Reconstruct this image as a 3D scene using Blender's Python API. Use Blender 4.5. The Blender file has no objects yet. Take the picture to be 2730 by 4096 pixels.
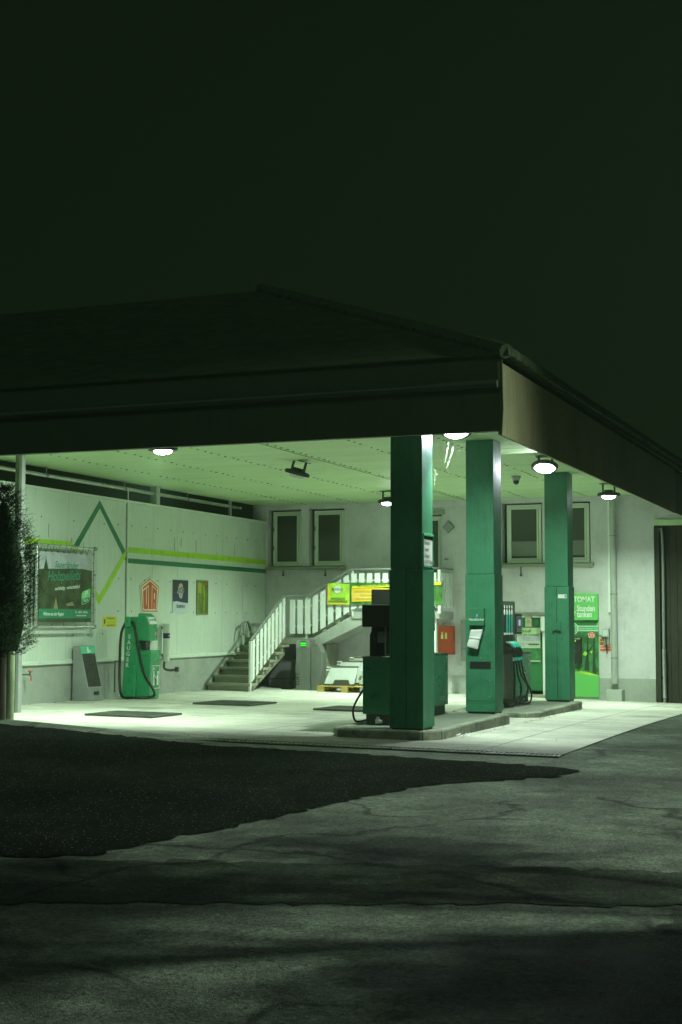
import bpy, bmesh, math, random
from mathutils import Vector, Matrix
R_ = math.radians
random.seed(7)
scene = bpy.context.scene
COL = scene.collection

# ------------------------------------------------------------------ camera
FPX, TH, PT, RO = 5658.8, R_(21.484), R_(4.330), .0013
EYE = Vector((0, 0, 1.6))
_H = Vector((math.cos(TH), math.sin(TH), 0))
_F = Vector((-math.sin(TH)*math.cos(PT), math.cos(TH)*math.cos(PT), math.sin(PT)))
_V = Vector((math.sin(TH)*math.sin(PT), -math.cos(TH)*math.sin(PT), math.cos(PT)))
_R = _H*math.cos(RO) + _V*math.sin(RO)
_U = _V*math.cos(RO) - _H*math.sin(RO)
cam_d = bpy.data.cameras.new("camera")
cam = bpy.data.objects.new("camera", cam_d)
COL.objects.link(cam)
cam.matrix_world = Matrix(((_R.x, _U.x, -_F.x, EYE.x), (_R.y, _U.y, -_F.y, EYE.y), (_R.z, _U.z, -_F.z, EYE.z), (0, 0, 0, 1)))
cam_d.sensor_fit = 'VERTICAL'
cam_d.sensor_height = 36.0
cam_d.lens = 36.0*FPX/4096.0
cam_d.clip_start = .1
cam_d.clip_end = 2000
scene.camera = cam

def ray(x, y): return _F + _R*((x-1365)/FPX) - _U*((y-2048)/FPX)
def onX(x, y, X): d = ray(x, y); return EYE + d*(X/d.x)      # surveying helpers: where a sight line meets a real wall or the ground
def onY(x, y, Y): d = ray(x, y); return EYE + d*(Y/d.y)
def onZ(x, y, Z): d = ray(x, y); return EYE + d*((Z-1.6)/d.z)

# ------------------------------------------------------------------ world: night sky
w = bpy.data.worlds.new("World"); scene.world = w; w.use_nodes = True
nt = w.node_tree; nt.nodes.clear()
wo = nt.nodes.new('ShaderNodeOutputWorld'); wb = nt.nodes.new('ShaderNodeBackground')
wb.inputs[0].default_value = (.0034, .0082, .0028, 1); wb.inputs[1].default_value = 1.0
nt.links.new(wb.outputs[0], wo.inputs[0])
scene.view_settings.view_transform = 'Standard'
scene.view_settings.look = 'None'
scene.view_settings.exposure = 0
scene.view_settings.gamma = 1
scene.render.engine = 'CYCLES'
scene.cycles.use_denoising = True
scene.cycles.max_bounces = 7
scene.cycles.diffuse_bounces = 5
scene.cycles.sample_clamp_indirect = 4
fill_d = bpy.data.lights.new('fill_light', 'SUN'); fill_d.energy = .13; fill_d.angle = R_(20); fill_d.color = (.60, 1.0, .62)  # added soft fill that lifts the dark faces; no moon stands behind it
fill = bpy.data.objects.new('fill_light', fill_d); COL.objects.link(fill)
fill.rotation_euler = Vector((.45, 1.0, -.75)).to_track_quat('-Z', 'Y').to_euler()
LAMP = (.74, 1.0, .72)
CANOPY_W = 225.0
STREET_W = 34000.0

# ------------------------------------------------------------------ helpers
def tag(o, label=None, cat=None, group=None, kind=None):
    if label: o["label"] = label
    if cat: o["category"] = cat
    if group: o["group"] = group
    if kind: o["kind"] = kind
    return o

def thing(name, label, cat, loc=(0, 0, 0), group=None, rz=0):
    o = bpy.data.objects.new(name, None); COL.objects.link(o)
    o.location = loc; o.rotation_euler = (0, 0, rz); o.empty_display_size = .1
    return tag(o, label, cat, group)

def adopt(ch, par):      # parent keeping world place
    ch.parent = par
    root = par
    M = Matrix.Identity(4)
    chain = []
    while root is not None:
        chain.append(root); root = root.parent
    for q in reversed(chain):
        M = M @ q.matrix_parent_inverse @ q.matrix_basis
    ch.matrix_parent_inverse = M.inverted()
    return ch

class MB:
    def __init__(s): s.v = []; s.f = []; s.m = []; s.sm = []
    def add(s, vs, fs, mi=0, smooth=False):
        b = len(s.v); s.v += [tuple(q) for q in vs]
        for q in fs: s.f.append([b+i for i in q]); s.m.append(mi); s.sm.append(smooth)
        return s
    def box(s, x0, x1, y0, y1, z0, z1, mi=0):
        if x0 > x1: x0, x1 = x1, x0
        if y0 > y1: y0, y1 = y1, y0
        if z0 > z1: z0, z1 = z1, z0
        vs = [(x0,y0,z0),(x1,y0,z0),(x1,y1,z0),(x0,y1,z0),(x0,y0,z1),(x1,y0,z1),(x1,y1,z1),(x0,y1,z1)]
        return s.add(vs, [(0,3,2,1),(4,5,6,7),(0,1,5,4),(1,2,6,5),(2,3,7,6),(3,0,4,7)], mi)
    def prism(s, poly, vec, mi=0):     # poly: planar list of 3D points, extruded by vec
        n = len(poly); vec = Vector(vec)
        nrm = Vector((0,0,0)); P = [Vector(p) for p in poly]
        for i in range(n): nrm += P[i].cross(P[(i+1) % n])
        if nrm.dot(vec) > 0: P.reverse()
        vs = P + [p+vec for p in P]
        fs = [tuple(range(n)), tuple(range(2*n-1, n-1, -1))]
        for i in range(n):
            j = (i+1) % n; fs.append((i, i+n, j+n, j))
        return s.add(vs, fs, mi)
    def tube(s, pts, r, n=8, mi=0, cap=True):
        P = [Vector(p) for p in pts]; rs = r if isinstance(r, (list, tuple)) else [r]*len(P)
        rings = []; up = None
        for i, p in enumerate(P):
            t = (P[min(i+1, len(P)-1)] - P[max(i-1, 0)]).normalized()
            if up is None:
                a = Vector((0,0,1)) if abs(t.z) < .9 else Vector((1,0,0))
                up = (a - t*a.dot(t)).normalized()
            else:
                up = (up - t*up.dot(t)).normalized()
            b = t.cross(up)
            rings.append([p + (up*math.cos(2*math.pi*k/n) + b*math.sin(2*math.pi*k/n))*rs[i] for k in range(n)])
        vs = [q for rg in rings for q in rg]; fs = []
        for i in range(len(P)-1):
            for k in range(n):
                k2 = (k+1) % n
                fs.append((i*n+k, i*n+k2, (i+1)*n+k2, (i+1)*n+k))
        s.add(vs, fs, mi, True)
        if cap: s.add(rings[0], [tuple(range(n-1, -1, -1))], mi); s.add(rings[-1], [tuple(range(n))], mi)
        return s
    def cyl(s, c, r, h, n=16, axis='z', mi=0, r2=None):
        c = Vector(c); ax = {'x': Vector((1,0,0)), 'y': Vector((0,1,0)), 'z': Vector((0,0,1))}[axis]
        return s.tube([c, c+ax*h], [r, r if r2 is None else r2], n, mi)
    def build(s, name, mat, parent=None, bevel=0, loc=None):
        me = bpy.data.meshes.new(name)
        me.from_pydata(s.v, [], s.f)
        mats = mat if isinstance(mat, (list, tuple)) else [mat]
        for q in mats: me.materials.append(q)
        for p, mi, sm in zip(me.polygons, s.m, s.sm): p.material_index = mi; p.use_smooth = sm
        me.update()
        o = bpy.data.objects.new(name, me); COL.objects.link(o)
        if bevel:
            md = o.modifiers.new('bevel', 'BEVEL'); md.width = bevel; md.segments = 2; md.limit_method = 'ANGLE'; md.angle_limit = R_(40)
            md.harden_normals = False
        if parent is not None: adopt(o, parent)
        return o

def smooth_path(pts, n=8):
    P = [Vector(p) for p in pts]; P = [P[0]*2-P[1]] + P + [P[-1]*2-P[-2]]; out = []
    for i in range(1, len(P)-2):
        for k in range(n):
            t = k/n; a, b, c, d = P[i-1], P[i], P[i+1], P[i+2]
            out.append(.5*((2*b)+(c-a)*t+(2*a-5*b+4*c-d)*t*t+(3*b-a-3*c+d)*t**3))
    out.append(P[-2]); return out

def ncopy(o, parent=None):
    c = o.copy(); COL.objects.link(c)
    if parent is not None: c.parent = parent
    for ch in list(o.children): ncopy(ch, c)
    return c

# ------------------------------------------------------------------ materials
def mat(name, col, rough=.6, metal=0, var=.12, vscale=3, bump=0, bscale=40, emis=None, estr=0, streak=0, spec=.5, grime=0, gscale=1.2, stretch=(1,1,1), coat=0):
    m = bpy.data.materials.new(name); m.use_nodes = True
    n = m.node_tree; L = n.links; b = n.nodes['Principled BSDF']
    b.inputs['Roughness'].default_value = rough; b.inputs['Metallic'].default_value = metal
    b.inputs['Specular IOR Level'].default_value = spec
    if coat: b.inputs['Coat Weight'].default_value = coat; b.inputs['Coat Roughness'].default_value = .25
    c4 = (col[0], col[1], col[2], 1)
    if emis:
        b.inputs['Base Color'].default_value = c4
        b.inputs['Emission Color'].default_value = (*emis, 1); b.inputs['Emission Strength'].default_value = estr
        return m
    tc = n.nodes.new('ShaderNodeTexCoord'); mp = n.nodes.new('ShaderNodeMapping'); mp.inputs['Scale'].default_value = stretch
    L.new(tc.outputs['Object'], mp.inputs[0])
    def noise(sc, det=5, src=None, ro=.6):
        q = n.nodes.new('ShaderNodeTexNoise'); q.inputs['Scale'].default_value = sc; q.inputs['Detail'].default_value = det; q.inputs['Roughness'].default_value = ro
        L.new((src or mp).outputs[0], q.inputs['Vector']); return q
    def ramp(src, a, b_, ca, cb):
        q = n.nodes.new('ShaderNodeMapRange'); q.inputs[1].default_value = a; q.inputs[2].default_value = b_; q.inputs[3].default_value = ca; q.inputs[4].default_value = cb
        L.new(src, q.inputs[0]); return q.outputs[0]
    def mult(c_in, fac):
        q = n.nodes.new('ShaderNodeVectorMath'); q.operation = 'SCALE'
        if isinstance(c_in, tuple): q.inputs[0].default_value = c_in[:3]
        else: L.new(c_in, q.inputs[0])
        L.new(fac, q.inputs['Scale']); return q.outputs[0]
    out = mult(c4, ramp(noise(vscale).outputs[0], .3, .7, 1-var, 1+var*.6))
    out = mult(out, ramp(noise(vscale*9, 3).outputs[0], .3, .7, 1-var*.5, 1+var*.3))
    if grime: out = mult(out, ramp(noise(gscale, 8, None, .7).outputs[0], .50, .72, 1, 1-grime))
    if streak:
        ms = n.nodes.new('ShaderNodeMapping'); ms.inputs['Scale'].default_value = (9, 9, .55); L.new(tc.outputs['Object'], ms.inputs[0])
        out = mult(out, ramp(noise(2.2, 6, ms, .65).outputs[0], .50, .80, 1, 1-streak))
    L.new(out, b.inputs['Base Color'])
    L.new(ramp(noise(vscale*2).outputs[0], .3, .7, max(.02, rough-.1), min(1, rough+.1)), b.inputs['Roughness'])
    if bump:
        bp = n.nodes.new('ShaderNodeBump'); bp.inputs['Strength'].default_value = bump; bp.inputs['Distance'].default_value = .01
        L.new(noise(bscale, 4).outputs[0], bp.inputs['Height']); L.new(bp.outputs[0], b.inputs['Normal'])
    return m

M = {}
M['clad'] = mat('cladding_paint', (.62,.70,.63), .45, var=.06, vscale=1.3, streak=.16, bump=.05, bscale=12)
M['clad_joint'] = mat('joint_dark', (.16,.19,.15), .8, var=.2)  # dark strip showing in the gaps between the panels
M['screw'] = mat('screw_rust', (.045,.06,.04), .8, var=.2)
M['plinth'] = mat('plinth_concrete', (.37,.40,.37), .85, var=.12, vscale=2, bump=.25, bscale=60, grime=.3)
M['trim'] = mat('metal_trim', (.66,.74,.66), .35, var=.08)
M['lime'] = mat('lime_paint', (.40,.68,.03), .5, var=.10, streak=.5)
M['dgreen'] = mat('stripe_green_paint', (.02,.19,.085), .5, var=.12, streak=.15)
M['ceil'] = mat('ceiling_board', (.50,.68,.38), .55, var=.08, vscale=.9, grime=.12, stretch=(.35,2.5,1))
M['ceil_gap'] = mat('ceiling_gap', (.12,.15,.10), .8)
M['render'] = mat('render_wall', (.60,.60,.62), .9, var=.09, vscale=1.1, bump=.6, bscale=55, grime=.24, gscale=1.8, streak=.12)
M['fascia'] = mat('fascia_brown_lit', (.33,.31,.19), .7, var=.16, vscale=1.3, streak=.35)  # lighter copy for the side; the street light is put into its colour
M['fascia_shaded'] = mat('fascia_shaded', (.065,.08,.04), .6, var=.15, streak=.2)  # darker copy for the unlit faces; their shade is in the colour
M['tile'] = mat('roof_tile', (.075,.105,.06), .9, spec=.1, var=.3, vscale=4, bump=.5, bscale=20, grime=.3)
M['green'] = mat('pillar_green', (.048,.215,.125), .52, spec=.3, var=.10, vscale=1.5, streak=.25, bump=.10, bscale=3, grime=.30, gscale=2.5)
M['green_lo'] = mat('pump_green', (.045,.20,.11), .32, var=.07, vscale=2, coat=.3)
M['vac_green'] = mat('vacuum_green', (.035,.33,.14), .33, var=.08, coat=.3)
M['black'] = mat('black_plastic', (.018,.020,.018), .45, var=.2)
M['dgrey'] = mat('dark_grey_metal', (.07,.075,.065), .5, var=.15)
M['grey'] = mat('grey_metal', (.25,.27,.26), .5, var=.12, grime=.15)
M['tower'] = mat('brushed_metal', (.20,.22,.20), .45, metal=.4, var=.2, stretch=(1,1,.2))
M['lgrey'] = mat('light_grey_metal', (.38,.42,.38), .4, var=.12, grime=.2)
M['steel'] = mat('galvanised_steel', (.55,.58,.56), .35, metal=.8, var=.15)
M['white'] = mat('white_paint', (.74,.78,.76), .45, var=.05)
M['paper'] = mat('white_paper', (.78,.78,.82), .9, var=.03)
M['rail_white'] = mat('rail_slat_white', (.75,.80,.78), .5, var=.06, streak=.08)
M['handrail'] = mat('handrail_grey', (.22,.24,.23), .5, var=.1)
M['concrete_step'] = mat('step_concrete', (.30,.31,.24), .9, var=.18, vscale=3, bump=.3, grime=.3)
M['kerb'] = mat('kerb_concrete', (.30,.32,.26), .9, var=.35, vscale=2.5, bump=.6, bscale=50, grime=.85, gscale=3)
M['paving'] = mat('island_paving', (.20,.22,.19), .9, var=.25, vscale=2, bump=.5, bscale=60, grime=.45, gscale=2)
M['glass'] = mat('window_glass', (.045,.055,.040), .12, var=.1)
M['blind'] = mat('window_blind', (.17,.19,.165), .9, var=.06)
M['win_frame'] = mat('window_frame_white', (.62,.70,.58), .5, var=.05)
M['reveal'] = mat('sill_stone', (.26,.28,.21), .8, var=.2)
M['hose'] = mat('rubber_hose', (.012,.014,.010), .4, var=.2)
M['teal'] = mat('teal_label', (.03,.36,.29), .4, var=.05)
M['orange'] = mat('orange_paint', (.62,.10,.03), .6, var=.1)
M['red'] = mat('red_paint', (.42,.055,.015), .45, var=.1)
M['sign_red'] = mat('sign_red', (.52,.085,.02), .5, var=.06)
M['yellow'] = mat('yellow_print', (.72,.62,.03), .6, var=.06)
M['yellow2'] = mat('amber_print', (.78,.50,.03), .6, var=.06)
M['limep'] = mat('lime_print', (.42,.72,.06), .6, var=.25, vscale=5)
M['navy'] = mat('navy_print', (.03,.035,.10), .5, var=.05)
M['darkprint'] = mat('black_print', (.03,.035,.04), .5, var=.05)
M['signgreen'] = mat('sign_green', (.13,.52,.12), .5, var=.04)
M['signdark'] = mat('sign_dark_green', (.02,.16,.04), .5, var=.05)
M['signteal'] = mat('sign_teal_green', (.06,.40,.17), .5, var=.05)
M['forest'] = mat('forest_print', (.045,.20,.06), .6, var=.75, vscale=7)
M['forest2'] = mat('hill_print', (.05,.075,.03), .6, var=.7, vscale=7, grime=.4, gscale=6)
M['trunkp'] = mat('trunk_print', (.015,.05,.02), .6, var=.2)
M['skyp'] = mat('sky_print', (.42,.45,.50), .6, var=.25, vscale=5)
M['olivep'] = mat('olive_print', (.13,.20,.02), .6, var=.5, vscale=6)
M['wood'] = mat('pallet_wood', (.50,.38,.10), .8, var=.25, vscale=6)
M['barkwood'] = mat('post_wood', (.19,.23,.14), .9, var=.3, vscale=4, streak=.5, bump=.4)
M['darkwood'] = mat('dark_board', (.035,.032,.020), .8, var=.2, vscale=3, streak=.35)
M['leaf'] = mat('conifer_leaf', (.022,.050,.020), .9, spec=.1, var=.5, vscale=8)
M['bark'] = mat('bark', (.07,.06,.045), .9, var=.3, vscale=6, bump=.5)
M['slab'] = mat('stone_slab', (.50,.54,.53), .8, var=.12, vscale=5)
M['slab_dark'] = mat('slab_edge', (.07,.07,.055), .8)
M['cover'] = mat('steel_cover', (.085,.095,.085), .75, var=.3, vscale=4, bump=.8, bscale=120, grime=.4, gscale=5)
M['cobweb'] = mat('cobweb', (.8,.85,.85), .5)
M['lens'] = mat('lamp_lens_lit', (.8,.8,.8), .3, emis=(.86,.93,1.0), estr=60)
M['lens_hot'] = mat('lamp_lens_glaring', (.8,.8,.8), .3, emis=(.86,.93,1.0), estr=260)
M['lens_off'] = mat('lamp_lens_unlit', (.55,.62,.60), .15)
M['led'] = mat('digits_lit', (.02,.3,.02), .3, emis=(.05,1,.05), estr=1.2)
M['lcd'] = mat('display_lit', (.3,.35,.6), .3, emis=(.55,.6,.95), estr=.42)
M['yg'] = mat('signal_yellow', (.62,.85,.03), .5)
M['board_back'] = mat('neighbour_wall', (.05,.055,.04), .9)

# ------------------------------------------------------------------ ground levels
def sm(t): t = max(0, min(1, t)); return t*t*(3-2*t)
def gz(X, Y):
    L = .21 - .0095*(Y-19.66)
    t2 = max(-2, Y-16); Rr = .17 - .00617*t2 - .00087*t2*abs(t2)
    t = max(0, min(1.25, (X+13.28)/8.28))
    return L*(1-t) + Rr*t
YF, XR = 15.03, -3.38       # front and right edge of the concrete forecourt
def road_z(X, Y):
    if Y <= YF:
        e = gz(max(X, -15), YF) - .01 + max(0, min(1, (-7.3-X)/1.5))*0 + max(0, min(4, (-7.2-X)))*.042
        k = max(0, min(1.0, Y/YF))
        return e*(k**1.15) + .012*math.sin(X*.9+Y*.35)*k*(1-k)*2
    z = gz(X, min(Y, 32)) - .012
    if X < XR:
        d = min(Y-YF, XR-X); z -= .10*sm(d/.25)
    return z

def sheet(name, xs, ys, fz, m, kind='structure', dz=0):
    mb = MB(); nx, ny = len(xs), len(ys)
    vs = [(x, y, fz(x, y)+dz) for y in ys for x in xs]
    fs = [(j*nx+i, j*nx+i+1, (j+1)*nx+i+1, (j+1)*nx+i) for j in range(ny-1) for i in range(nx-1)]
    mb.add(vs, fs, 0, True); o = mb.build(name, m); o['kind'] = kind; return o

def asphalt(name, c, glit, seam, lum=1.0, rough=.85, spec=.3):
    m = bpy.data.materials.new(name); m.use_nodes = True; n = m.node_tree; L = n.links; b = n.nodes['Principled BSDF']
    tc = n.nodes.new('ShaderNodeTexCoord')
    def noise(sc, det=5, ro=.6, vec=None):
        q = n.nodes.new('ShaderNodeTexNoise'); q.inputs['Scale'].default_value = sc; q.inputs['Detail'].default_value = det; q.inputs['Roughness'].default_value = ro
        L.new(vec or tc.outputs['Object'], q.inputs['Vector']); return q.outputs[0]
    def mr(s, a, b_, x, y):
        q = n.nodes.new('ShaderNodeMapRange'); q.inputs[1].default_value = a; q.inputs[2].default_value = b_; q.inputs[3].default_value = x; q.inputs[4].default_value = y; L.new(s, q.inputs[0]); return q.outputs[0]
    def mul(a, b_):
        q = n.nodes.new('ShaderNodeMath'); q.operation = 'MULTIPLY'; L.new(a, q.inputs[0]); L.new(b_, q.inputs[1]); return q.outputs[0]
    f = mr(noise(.55, 6, .65), .38, .62, .42, 1.35)
    f = mul(f, mr(noise(3.1, 6, .75), .35, .65, .55, 1.35))
    f = mul(f, mr(noise(32, 4, .85), .32, .68, .25, 2.0))
    if seam:   # cracks
        nv = n.nodes.new('ShaderNodeTexNoise'); nv.inputs['Scale'].default_value = 1.4; nv.inputs['Detail'].default_value = 5; L.new(tc.outputs['Object'], nv.inputs['Vector'])
        ad = n.nodes.new('ShaderNodeVectorMath'); ad.operation = 'MULTIPLY_ADD'; L.new(nv.outputs['Color'], ad.inputs[0]); ad.inputs[1].default_value = (1.1, 1.1, 0); L.new(tc.outputs['Object'], ad.inputs[2])
        vo = n.nodes.new('ShaderNodeTexVoronoi'); vo.feature = 'DISTANCE_TO_EDGE'; vo.inputs['Scale'].default_value = .42; L.new(ad.outputs[0], vo.inputs['Vector'])
        crack = mr(vo.outputs['Distance'], .004, .022, .25, 1)
        gate = mr(noise(.35, 3), .47, .55, 1, 0)
        mx = n.nodes.new('ShaderNodeMath'); mx.operation = 'MAXIMUM'; L.new(crack, mx.inputs[0]); L.new(gate, mx.inputs[1])
        f = mul(f, mx.outputs[0])
    sc = n.nodes.new('ShaderNodeVectorMath'); sc.operation = 'SCALE'; sc.inputs[0].default_value = c; L.new(f, sc.inputs['Scale'])
    # pale aggregate stones
    vo2 = n.nodes.new('ShaderNodeTexVoronoi'); vo2.inputs['Scale'].default_value = 60; L.new(tc.outputs['Object'], vo2.inputs['Vector'])
    sep = n.nodes.new('ShaderNodeSeparateColor'); L.new(vo2.outputs['Color'], sep.inputs[0])
    st = mul(mr(sep.outputs[0], .86+.05*glit, .88+.05*glit, 0, 1), mr(vo2.outputs['Distance'], .25, .35, 1, 0))
    mix = n.nodes.new('ShaderNodeMix'); mix.data_type = 'RGBA'; L.new(st, mix.inputs[0]); L.new(sc.outputs[0], mix.inputs[6]); mix.inputs[7].default_value = (.20*lum, .22*lum, .18*lum, 1)
    L.new(mix.outputs[2], b.inputs['Base Color'])
    L.new(mr(noise(2.2, 4), .35, .65, rough-.12, rough+.08), b.inputs['Roughness']); b.inputs['Specular IOR Level'].default_value = spec
    bp = n.nodes.new('ShaderNodeBump'); bp.inputs['Strength'].default_value = .9; bp.inputs['Distance'].default_value = .012
    L.new(noise(55, 3, .8), bp.inputs['Height']); L.new(bp.outputs[0], b.inputs['Normal'])
    return m
M['asphalt'] = asphalt('asphalt_old', (.100, .117, .098), 0, True)
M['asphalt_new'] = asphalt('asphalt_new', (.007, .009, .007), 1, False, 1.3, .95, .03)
M['asphalt_shade'] = asphalt('asphalt_shadow_band', (.044, .056, .042), 0, True, .5, .95, .12)  # asphalt darkened to paint a shadow band

def frange(a, b, s):
    o = []; x = a
    while x < b-1e-6: o.append(x); x += s
    o.append(b); return o
xs = [-80, -60, -30, -20] + frange(-16, 4, .35) + [8, 15, 30, 60, 80]
ys = [-60, -20, -8, -2, 0] + frange(1, 14.8, .4) + [15.0, YF, YF+.05, YF+.3] + frange(15.8, 32, .6) + [45, 80, 100]
xs = sorted(set(xs + [XR, XR-.05, XR-.3, XR+.02]))
sheet('asphalt_road', xs, ys, road_z, M['asphalt'])

def ground_patch(name, pts, m, dz, rough=.03, step=.12, seed=1):
    """a thin differently coloured sheet on the road: outline with a ragged edge, filled by a grid that follows the ground"""
    rnd = random.Random(seed); P = []
    for i in range(len(pts)):
        a, b = Vector(pts[i]), Vector(pts[(i+1) % len(pts)]); n = max(1, int((b-a).length/step))
        for k in range(n):
            q = a.lerp(b, k/n); P.append((q.x+rnd.uniform(-rough, rough), q.y+rnd.uniform(-rough, rough)))
    bm = bmesh.new(); vs = [bm.verts.new((x, y, 0)) for x, y in P]; bm.faces.new(vs)
    x0, x1 = min(p[0] for p in P), max(p[0] for p in P); y0, y1 = min(p[1] for p in P), max(p[1] for p in P)
    for i in range(1, int((x1-x0)/.7)+1):
        bmesh.ops.bisect_plane(bm, geom=bm.verts[:]+bm.edges[:]+bm.faces[:], plane_co=(x0+i*.7, 0, 0), plane_no=(1, 0, 0))
    for i in range(1, int((y1-y0)/.4)+1):
        bmesh.ops.bisect_plane(bm, geom=bm.verts[:]+bm.edges[:]+bm.faces[:], plane_co=(0, y0+i*.4, 0), plane_no=(0, 1, 0))
    for v in bm.verts: v.co.z = road_z(v.co.x, v.co.y)+dz
    for f in bm.faces:
        if f.normal.z < 0: f.normal_flip()
    me = bpy.data.meshes.new(name); bm.to_mesh(me); bm.free(); me.materials.append(m)
    o = bpy.data.objects.new(name, me); COL.objects.link(o); o['kind'] = 'structure'; return o
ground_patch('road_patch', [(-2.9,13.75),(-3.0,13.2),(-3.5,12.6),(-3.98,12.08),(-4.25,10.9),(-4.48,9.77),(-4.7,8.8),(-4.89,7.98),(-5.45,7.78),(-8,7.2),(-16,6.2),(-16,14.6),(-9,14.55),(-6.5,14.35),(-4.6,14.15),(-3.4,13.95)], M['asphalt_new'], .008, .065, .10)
ground_patch('road_shadow_band', [(-13,4.75),(-5.38,7.74),(-3.3,8.35),(-1.25,8.8),(4,9.9),(4,8.9),(-1.1,7.82),(-3,7.2),(-4.55,6.62),(-13,3.6)], M['asphalt_shade'], .005, .06, .10, 3)  # dark sheet across the road, a cast shadow put into its colour

# forecourt concrete
def concrete():
    m = bpy.data.materials.new('forecourt_concrete'); m.use_nodes = True; n = m.node_tree; L = n.links; b = n.nodes['Principled BSDF']
    tc = n.nodes.new('ShaderNodeTexCoord')
    def noise(sc, det=6, ro=.6, st=(1,1,1)):
        mp = n.nodes.new('ShaderNodeMapping'); mp.inputs['Scale'].default_value = st; L.new(tc.outputs['Object'], mp.inputs[0])
        q = n.nodes.new('ShaderNodeTexNoise'); q.inputs['Scale'].default_value = sc; q.inputs['Detail'].default_value = det; q.inputs['Roughness'].default_value = ro
        L.new(mp.outputs[0], q.inputs['Vector']); return q.outputs[0]
    def mr(s, a, b_, x, y):
        q = n.nodes.new('ShaderNodeMapRange'); q.inputs[1].default_value = a; q.inputs[2].default_value = b_; q.inputs[3].default_value = x; q.inputs[4].default_value = y; L.new(s, q.inputs[0]); return q.outputs[0]
    def mul(a, b_):
        q = n.nodes.new('ShaderNodeMath'); q.operation = 'MULTIPLY'; L.new(a, q.inputs[0]); L.new(b_, q.inputs[1]); return q.outputs[0]
    f = mr(noise(.6, 6, .65), .35, .65, .80, 1.1)
    f = mul(f, mr(noise(2.0, 7, .7, (.5, 1.4, 1)), .48, .72, 1, .66))
    f = mul(f, mr(noise(.8, 9, .8, (1, 2.5, 1)), .60, .66, 1, .62))
    f = mul(f, mr(noise(1.1, 8, .75), .56, .70, 1, .70))
    f = mul(f, mr(noise(30, 3, .7), .3, .7, .86, 1.12))
    vo = n.nodes.new('ShaderNodeTexVoronoi'); vo.inputs['Scale'].default_value = .55; vo.inputs['Randomness'].default_value = 1
    dv = n.nodes.new('ShaderNodeTexNoise'); dv.inputs['Scale'].default_value = 3; dv.inputs['Detail'].default_value = 4; L.new(tc.outputs['Object'], dv.inputs['Vector'])
    dd = n.nodes.new('ShaderNodeVectorMath'); dd.operation = 'MULTIPLY_ADD'; L.new(dv.outputs['Color'], dd.inputs[0]); dd.inputs[1].default_value = (.35, .35, 0); L.new(tc.outputs['Object'], dd.inputs[2]); L.new(dd.outputs[0], vo.inputs['Vector'])
    f = mul(f, mr(vo.outputs['Distance'], .10, .26, .62, 1))
    f = mul(f, mr(noise(1.6, 5, .6, (3.2, .22, 1)), .58, .70, 1, .78))
    f = mul(f, mr(noise(14, 6, .8), .66, .74, 1, .55))
    # slab joints
    br = n.nodes.new('ShaderNodeTexBrick'); br.offset = 0; br.inputs['Scale'].default_value = 1; br.inputs['Mortar Size'].default_value = .012; br.inputs['Brick Width'].default_value = 3.3; br.inputs['Row Height'].default_value = 3.1; br.inputs['Mortar Smooth'].default_value = .3
    mp = n.nodes.new('ShaderNodeMapping'); mp.inputs['Location'].default_value = (1.0, .35, 0); L.new(tc.outputs['Object'], mp.inputs[0]); L.new(mp.outputs[0], br.inputs['Vector'])
    f = mul(f, mr(br.outputs['Fac'], 0, 1, 1, .32))
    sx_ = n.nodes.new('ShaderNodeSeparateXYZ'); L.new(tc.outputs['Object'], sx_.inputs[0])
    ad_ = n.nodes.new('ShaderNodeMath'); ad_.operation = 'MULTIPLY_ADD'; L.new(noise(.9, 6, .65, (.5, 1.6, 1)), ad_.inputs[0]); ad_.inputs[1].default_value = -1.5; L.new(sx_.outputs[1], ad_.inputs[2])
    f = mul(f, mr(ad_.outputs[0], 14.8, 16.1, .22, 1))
    sc = n.nodes.new('ShaderNodeVectorMath'); sc.operation = 'SCALE'; sc.inputs[0].default_value = (.68, .67, .62); L.new(f, sc.inputs['Scale'])
    L.new(sc.outputs[0], b.inputs['Base Color']); L.new(mr(noise(1.5), .35, .65, .5, .8), b.inputs['Roughness'])
    bp = n.nodes.new('ShaderNodeBump'); bp.inputs['Strength'].default_value = .3; bp.inputs['Distance'].default_value = .008; L.new(noise(50, 3, .7), bp.inputs['Height']); L.new(bp.outputs[0], b.inputs['Normal'])
    return m
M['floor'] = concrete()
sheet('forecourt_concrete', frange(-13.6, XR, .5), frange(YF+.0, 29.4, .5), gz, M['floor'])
# tank covers and drain, set into the forecourt
def floor_cover(name, corners, label, cat, group=None):
    cx = sum(c[0] for c in corners)/4; cy = sum(c[1] for c in corners)/4; z = gz(cx, cy)
    t = thing(name, label, cat, (cx, cy, z), group)
    fr = MB(); pl = MB()
    P = [Vector((c[0], c[1], gz(*c)+.004)) for c in corners]; C0 = sum(P, Vector())/4
    Q = [C0+(p-C0)*.94 for p in P]
    for i in range(4):
        j = (i+1) % 4; fr.prism([P[i], P[j], Q[j], Q[i]], (0, 0, .028))
    pl.prism([C0+(p-C0)*.925 for p in P], (0, 0, .022))
    # raised ribs
    a, b, c, d = [C0+(p-C0)*.88 for p in P]
    for k in range(1, 9):
        u = k/9; p, q = a.lerp(b, u), d.lerp(c, u); s = (b-a).normalized()*.012; lift = Vector((0,0,.0225))
        pl.prism([p-s+lift, p+s+lift, q+s+lift, q-s+lift], (0, 0, .006))
    fr.build('frame', M['dgrey'], t); pl.build('lid', M['cover'], t)
    return t
floor_cover('tank_cover', [(-10.95,17.75),(-9.85,17.75),(-9.85,18.65),(-10.95,18.65)], 'dark ribbed tank cover nearest the advertising frame on the left', 'floor cover')
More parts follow.
